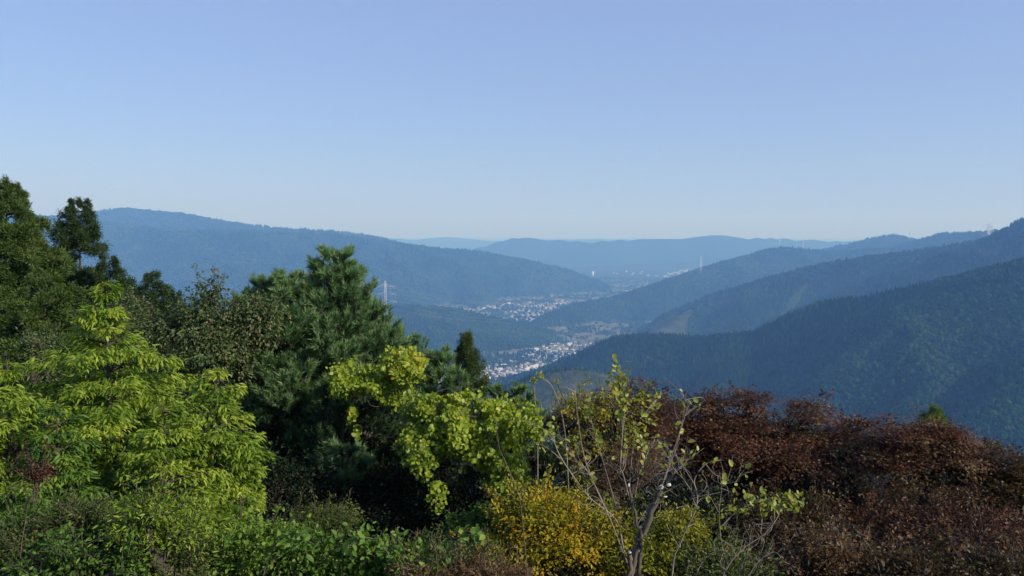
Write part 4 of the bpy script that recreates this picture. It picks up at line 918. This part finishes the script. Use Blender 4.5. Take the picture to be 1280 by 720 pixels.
leafy("sparse_shrub", [(775, 520, 0, 40, 40), (750, 560, 0, 40, 34), (720, 520, 0, 26, 22)], 9.2, "sparse yellow-spotted shrub among the russet maple leaves", "gold", 104, T_OVAL, .06, cat="shrub", per=5, clump=.22, parts=("foliage", "stem"), tint=.25)

# the pruned leafless shrub, and the white-twigged one beside it: hand-laid stems (u, v, metres)
def px_curve(pts, d0):
    P = np.array([at(u, v, d0 + dd) for u, v, dd in pts])
    if len(P) < 3: return P
    q = np.vstack([2 * P[0] - P[1], P, 2 * P[-1] - P[-2]]); out = []
    for i in range(1, len(q) - 2):
        for t in np.linspace(0, 1, 4, endpoint=False):
            a, b, c, d = q[i - 1:i + 3]; out.append(.5 * (2 * b + (c - a) * t + (2 * a - 5 * b + 4 * c - d) * t * t + (3 * b - a - 3 * c + d) * t ** 3))
    out.append(P[-1]); return np.array(out)

def sprigs(Lv, path, g, n, lsize, s0=.2, side=.05):
    i = (g.uniform(s0, 1, n) * (len(path) - 1)).astype(int); P = path[i] + g.normal(0, side * .25, (n, 3))
    T = unit(np.gradient(path, axis=0))[i]
    Lv.add(T_OVAL, P, unit(T * .5 + rdir(n, g) + np.array([0, -.2, -.1])), np.array([.2, -.7, .6]) + g.normal(0, .5, (n, 3)), lsize * g.uniform(.6, 1.2, n), np.clip(g.normal(.5, .25, n), 0, 1), 1.15)

def side_twigs(W, path, g, n, L_, rad, Lv=None, leaf=0):
    for _ in range(n):
        i = int(g.integers(len(path) // 4, len(path))); T = unit(np.gradient(path, axis=0))[i]
        b = path[i] + unit(T * .8 + rdir(1, g)[0] * .9) * L_ * g.uniform(.4, 1.1)
        c = curve(path[i], b, g.normal(0, .03, 3) + UP * .01, 5); W.add(c, np.linspace(rad, rad * .4, 5), 4)
        if Lv is not None and leaf and g.random() < .6: sprigs(Lv, c, g, leaf, .055, .5)

g = np.random.default_rng(200); D0 = 6.0
c0 = at(795, 760, D0); t = root("pruned_shrub", c0[0], c0[1], "pruned leafless shrub with thick sawn-off stems and long bare twigs", "shrub")
W = Wood(); Lv = Leaves(); TW = Wood()
foot = np.array(t.location)
for pts, r0, r1 in [([(786, 900, 0), (788, 760, 0), (792, 700, 0), (808, 655, 0), (820, 625, 0), (826, 610, 0)], .038, .027),
                    ([(790, 900, .05), (797, 760, .05), (800, 700, .02), (801, 660, 0)], .030, .020),
                    ([(798, 690, 0), (797, 655, 0), (791, 630, 0), (786, 608, 0)], .017, .012),
                    ([(780, 900, 0), (790, 760, 0), (788, 715, 0), (778, 690, 0)], .026, .016),
                    ([(785, 740, -.05), (788, 705, -.05), (787, 692, -.05)], .024, .022)]:
    P = px_curve(pts, D0); P[1:-1] += g.normal(0, .006, P[1:-1].shape); W.add(P, np.linspace(r0 * .72, r1 * .8, len(P)), 9)
CUT = plain_mat("fresh_cut_wood", (.60, .54, .42), .7)
def disc(c, n, r, name="cut_end"):
    n = unit(np.array(n, float)[None])[0]; a = unit(np.cross(n, UP)[None])[0]; b = np.cross(n, a); k = np.arange(10) * .6283
    rr = r * (1 + .1 * np.sin(k * 3))
    V = np.concatenate([c + (np.cos(k) * rr)[:, None] * a + (np.sin(k) * rr)[:, None] * b - n * .02, c + (np.cos(k) * rr * .96)[:, None] * a + (np.sin(k) * rr * .96)[:, None] * b + n * .006, [c + n * .008]]) - np.array(t.location)
    i = np.arange(10); j = (i + 1) % 10
    ff = np.concatenate([np.stack([i, j, j + 10, i + 10], 1).ravel(), np.stack([i + 10, j + 10, np.full(10, 20)], 1).ravel()])
    mesh_np(name, V, ff, np.array([4] * 10 + [3] * 10), CUT, t)
for u, v, dd, n, r in [(827, 609, 0, (.5, -.6, .6), .030), (837, 606, 0, (.7, -.5, .4), .020), (786, 606, 0, (0, -.5, .9), .014), (801, 659, 0, (-.1, -.7, .7), .020), (787, 690, -.06, (-.1, -.9, .4), .024), (777, 689, 0, (-.5, -.6, .6), .014), (811, 673, -.03, (.3, -.9, .2), .010), (833, 621, -.02, (.9, -.4, .2), .010)]:
    disc(at(u, v, D0 + dd), n, r * .6)
LONG = [([(800, 650, 0), (812, 640, 0), (822, 622, -.05), (838, 575, -.1), (852, 530, -.15), (858, 490, -.2)], .010, 4),
        ([(822, 622, 0), (834, 590, .1), (845, 560, .15), (856, 520, .2), (864, 500, .2)], .008, 3),
        ([(797, 655, 0), (806, 640, 0), (820, 625, .1), (826, 612, .1)], .009, 0),
        ([(780, 690, 0), (770, 650, -.1), (740, 625, -.2), (720, 600, -.3), (700, 570, -.3), (690, 545, -.3)], .012, 3),
        ([(782, 700, 0), (765, 655, -.2), (745, 610, -.3), (730, 570, -.3), (722, 520, -.3), (718, 480, -.3)], .009, 4),
        ([(775, 590, 0), (778, 540, .1), (780, 500, .1), (774, 470, .1), (768, 450, .1)], .008, 26),
        ([(786, 620, 0), (778, 590, 0), (775, 590, 0)], .008, 0),
        ([(786, 620, .1), (790, 570, .2), (798, 530, .2), (815, 505, .25), (822, 492, .3)], .006, 7),
        ([(772, 640, .1), (752, 570, .1), (740, 530, .15), (735, 500, .2)], .006, 6),
        ([(790, 640, .1), (800, 590, .2), (810, 565, .3), (812, 550, .3)], .006, 4),
        ([(760, 640, -.1), (735, 590, -.2), (720, 575, -.2), (700, 545, -.1)], .006, 4),
        ([(828, 612, 0), (845, 590, -.1), (860, 575, -.1), (880, 560, -.1)], .006, 2),
        ([(830, 900, -.3), (840, 720, -.3), (850, 680, -.3), (868, 640, -.35), (872, 620, -.35), (868, 600, -.35), (882, 580, -.35), (902, 575, -.35)], .012, 4),
        ([(868, 620, -.35), (855, 600, -.3), (842, 585, -.3), (835, 570, -.3)], .006, 2),
        ([(872, 618, -.35), (890, 610, -.4), (912, 604, -.4), (922, 602, -.4)], .005, 4)]
for pts, r, nl in LONG:
    P = px_curve(pts, D0); r *= .6; TW.add(P, np.linspace(r, r * .4, len(P)), 5)
    side_twigs(TW, P, g, 10, .24, r * .5, Lv, 1 if nl else 0)
    if nl: sprigs(Lv, P, g, int(nl * 1.6), .048, .4)
sprigs(Lv, px_curve([(776, 520, .1), (774, 490, .1), (770, 452, .1)], D0), g, 44, .05, 0, .1)
sprigs(Lv, px_curve([(790, 560, .2), (806, 530, .2), (815, 515, .2)], D0), g, 60, .045, 0, .4)
W.build("trunk", BARK_P, t); TW.build("twigs", BARK_W, t); Lv.build("leaves", ML["sprig"], t)

g = np.random.default_rng(210); D1 = 5.6
c0 = at(912, 800, D1); t = root("white_twigged_shrub", c0[0], c0[1], "thin shrub of bare white twigs with one leafy branch reaching sideways", "shrub")
TW = Wood(); Lv = Leaves()
for pts, r in [([(895, 900, 0), (902, 740, 0), (910, 708, 0), (930, 685, 0), (955, 668, 0), (970, 650, 0), (976, 636, 0)], .010), ([(910, 706, 0), (902, 680, .1), (899, 640, .1), (902, 610, .1), (899, 590, .1)], .007),
               ([(905, 900, .1), (922, 730, .1), (935, 690, .1), (940, 660, .1), (950, 655, .1), (958, 654, .1)], .006), ([(930, 900, 0), (945, 730, 0), (948, 700, 0), (955, 680, 0), (953, 670, 0)], .006),
               ([(935, 720, -.1), (950, 700, -.1), (968, 690, -.1), (980, 702, -.1)], .005), ([(935, 686, 0), (930, 720, .1), (940, 760, .1)], .006), ([(915, 700, .1), (918, 670, .1), (922, 655, .1)], .004),
               ([(870, 900, .2), (868, 740, .2), (880, 700, .2), (893, 690, .2)], .006), ([(898, 640, .1), (890, 625, .1), (885, 615, .1)], .004)]:
    P = px_curve(pts, D1); r *= .62; TW.add(P, np.linspace(r, r * .4, len(P)), 5); side_twigs(TW, P, g, 9, .18, r * .5, Lv, 0)
P = px_curve([(900, 660, .1), (920, 640, .1), (945, 628, .1), (975, 624, .1), (1005, 627, .1)], D1); TW.add(P, np.linspace(.006, .002, len(P)), 5); sprigs(Lv, P, g, 120, .052, .3, .14)
sprigs(Lv, px_curve([(898, 650, .1), (905, 640, .1), (912, 636, .1)], D1), g, 14, .045, 0)
TW.build("twigs", BARK_W, t); Lv.build("leaves", ML["sprig"], t)

# thin arching bramble canes through the shrubs of the near edge
for i, (u, v, dr, lb) in enumerate([(70, 668, 1, "arching bramble cane over the weedy corner, nearest the picture's edge"), (175, 655, -1, "arching bramble cane in front of the lime sprigs"), (355, 668, 1, "bramble cane rising beside the youngest feathery tree"), (470, 672, -1, "bramble cane arching into the dark hollow"), (575, 668, 1, "bramble cane beside the golden shrub's shady side"), (1075, 668, -1, "bramble cane rising over the dry brown shrub"), (1180, 672, 1, "bramble cane in the dark lower corner under the maples")]):
    g = np.random.default_rng(240 + i); d = 5.5; c0 = at(u - 30 * dr, 790, d)
    t = root("bramble_cane", c0[0], c0[1], lb, "bramble", "bramble canes at the near edge"); W = Wood(); Lv = Leaves()
    P = px_curve([(u - 34 * dr, 800, 0), (u - 26 * dr, 720, 0), (u - 8 * dr, v + 10, -.05), (u + 14 * dr, v, -.1), (u + 40 * dr, v + 14, -.15)], d); W.add(P, np.linspace(.005, .002, len(P)), 5)
    side_twigs(W, P, g, 4, .14, .002); sprigs(Lv, P, g, 42, .06, .25, .12)
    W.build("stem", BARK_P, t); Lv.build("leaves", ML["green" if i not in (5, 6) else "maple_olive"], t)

# tall weed stalks with seed heads
for i, (pts, lb) in enumerate([([(672, 640, 0), (672, 560, 0), (670, 520, 0), (667, 476, 0)], "tall upright weed stalk with a round seed head"),
                               ([(712, 640, .2), (706, 540, .1), (692, 487, 0), (676, 471, 0)], "tall arching weed stalk with a forked white seed head")]):
    g = np.random.default_rng(220 + i); c0 = at(pts[0][0], 700, 10.4); t = root("weed_stalk", c0[0], c0[1], lb, "weed")
    P = np.vstack([np.array(t.location)[None], px_curve(pts, 10.4)]); W = Wood(); W.add(P, np.linspace(.010, .006, len(P)), 5); W.build("stem", BARK_W, t)
    Lv = Leaves(); n = 26; e = P[-1] + g.normal(0, .012 + .012 * i, (n, 3)); Lv.add(T_OVAL, e, rdir(n, g) + UP * .5, rdir(n, g), .045, g.uniform(.4, 1, n)); Lv.build("seed_head", ML["sprig"], t)
for i, (pts, lb) in enumerate([([(660, 900, 0), (655, 660, 0), (625, 560, 0), (618, 520, 0)], "bare pale stalk curving in front of the vine leaves"), ([(110, 800, 0), (122, 676, 0), (135, 662, 0), (150, 658, 0)], "dry pale stalk bent over in the weedy corner"),
                               ([(85, 800, 0), (92, 675, 0), (83, 655, 0)], "dry pale stalk leaning in the weedy corner"), ([(104, 800, 0), (103, 668, 0), (107, 648, 0)], "short dry pale stalk standing upright in the weedy corner"), ([(20, 800, 0), (30, 648, 0), (48, 622, 0)], "dry pale stalk slanting below the small red shrub")]):
    c0 = at(pts[0][0], 900, 5.3); o = root("dry_stalk", c0[0], c0[1]); P = px_curve(pts, 5.3); P = P + g.normal(0, .004, P.shape); W = Wood(); W.add(P, np.linspace(.0032, .0016, len(P)), 5)
    m = W.build("dry_stalk", BARK_P, o); m.parent = None; m.location = o.location; bpy.data.objects.remove(o); m.name = "dry_stalk"; tag(m, lb, "weed stalk")

# fallen leaves and low plants on the slope: one mass
g = np.random.default_rng(230); n = 70000
D = 2.5 + 26 * g.random(n) ** 1.2; x = D * g.uniform(-.75, .75, n); P = np.stack([x, D, ground(x.astype(np.float32), D.astype(np.float32)) + g.uniform(.0, .25, n)], 1)
Lv = Leaves(); o = bpy.data.objects.new("tmp", None); o.location = (0, 0, 0)
Lv.add(T_OVAL, P, rdir(n, g), UP + g.normal(0, .6, (n, 3)), g.uniform(.03, .075, n), g.uniform(0, 1, n))
gc = Lv.build("fallen_leaves", ML["litter"], o); gc.parent = None; bpy.data.objects.remove(o); tag(gc, kind="stuff")

# plants of one kind share a group
kinds = {}
for o in list(SC.objects):
    if o.parent is None and o.get("category") and not o.get("group"):
        kinds.setdefault(o.name.split(".")[0], []).append(o)
for k, os_ in kinds.items():
    if len(os_) > 1:
        for o in os_: o["group"] = k.replace("_", " ") + "s round the viewpoint"
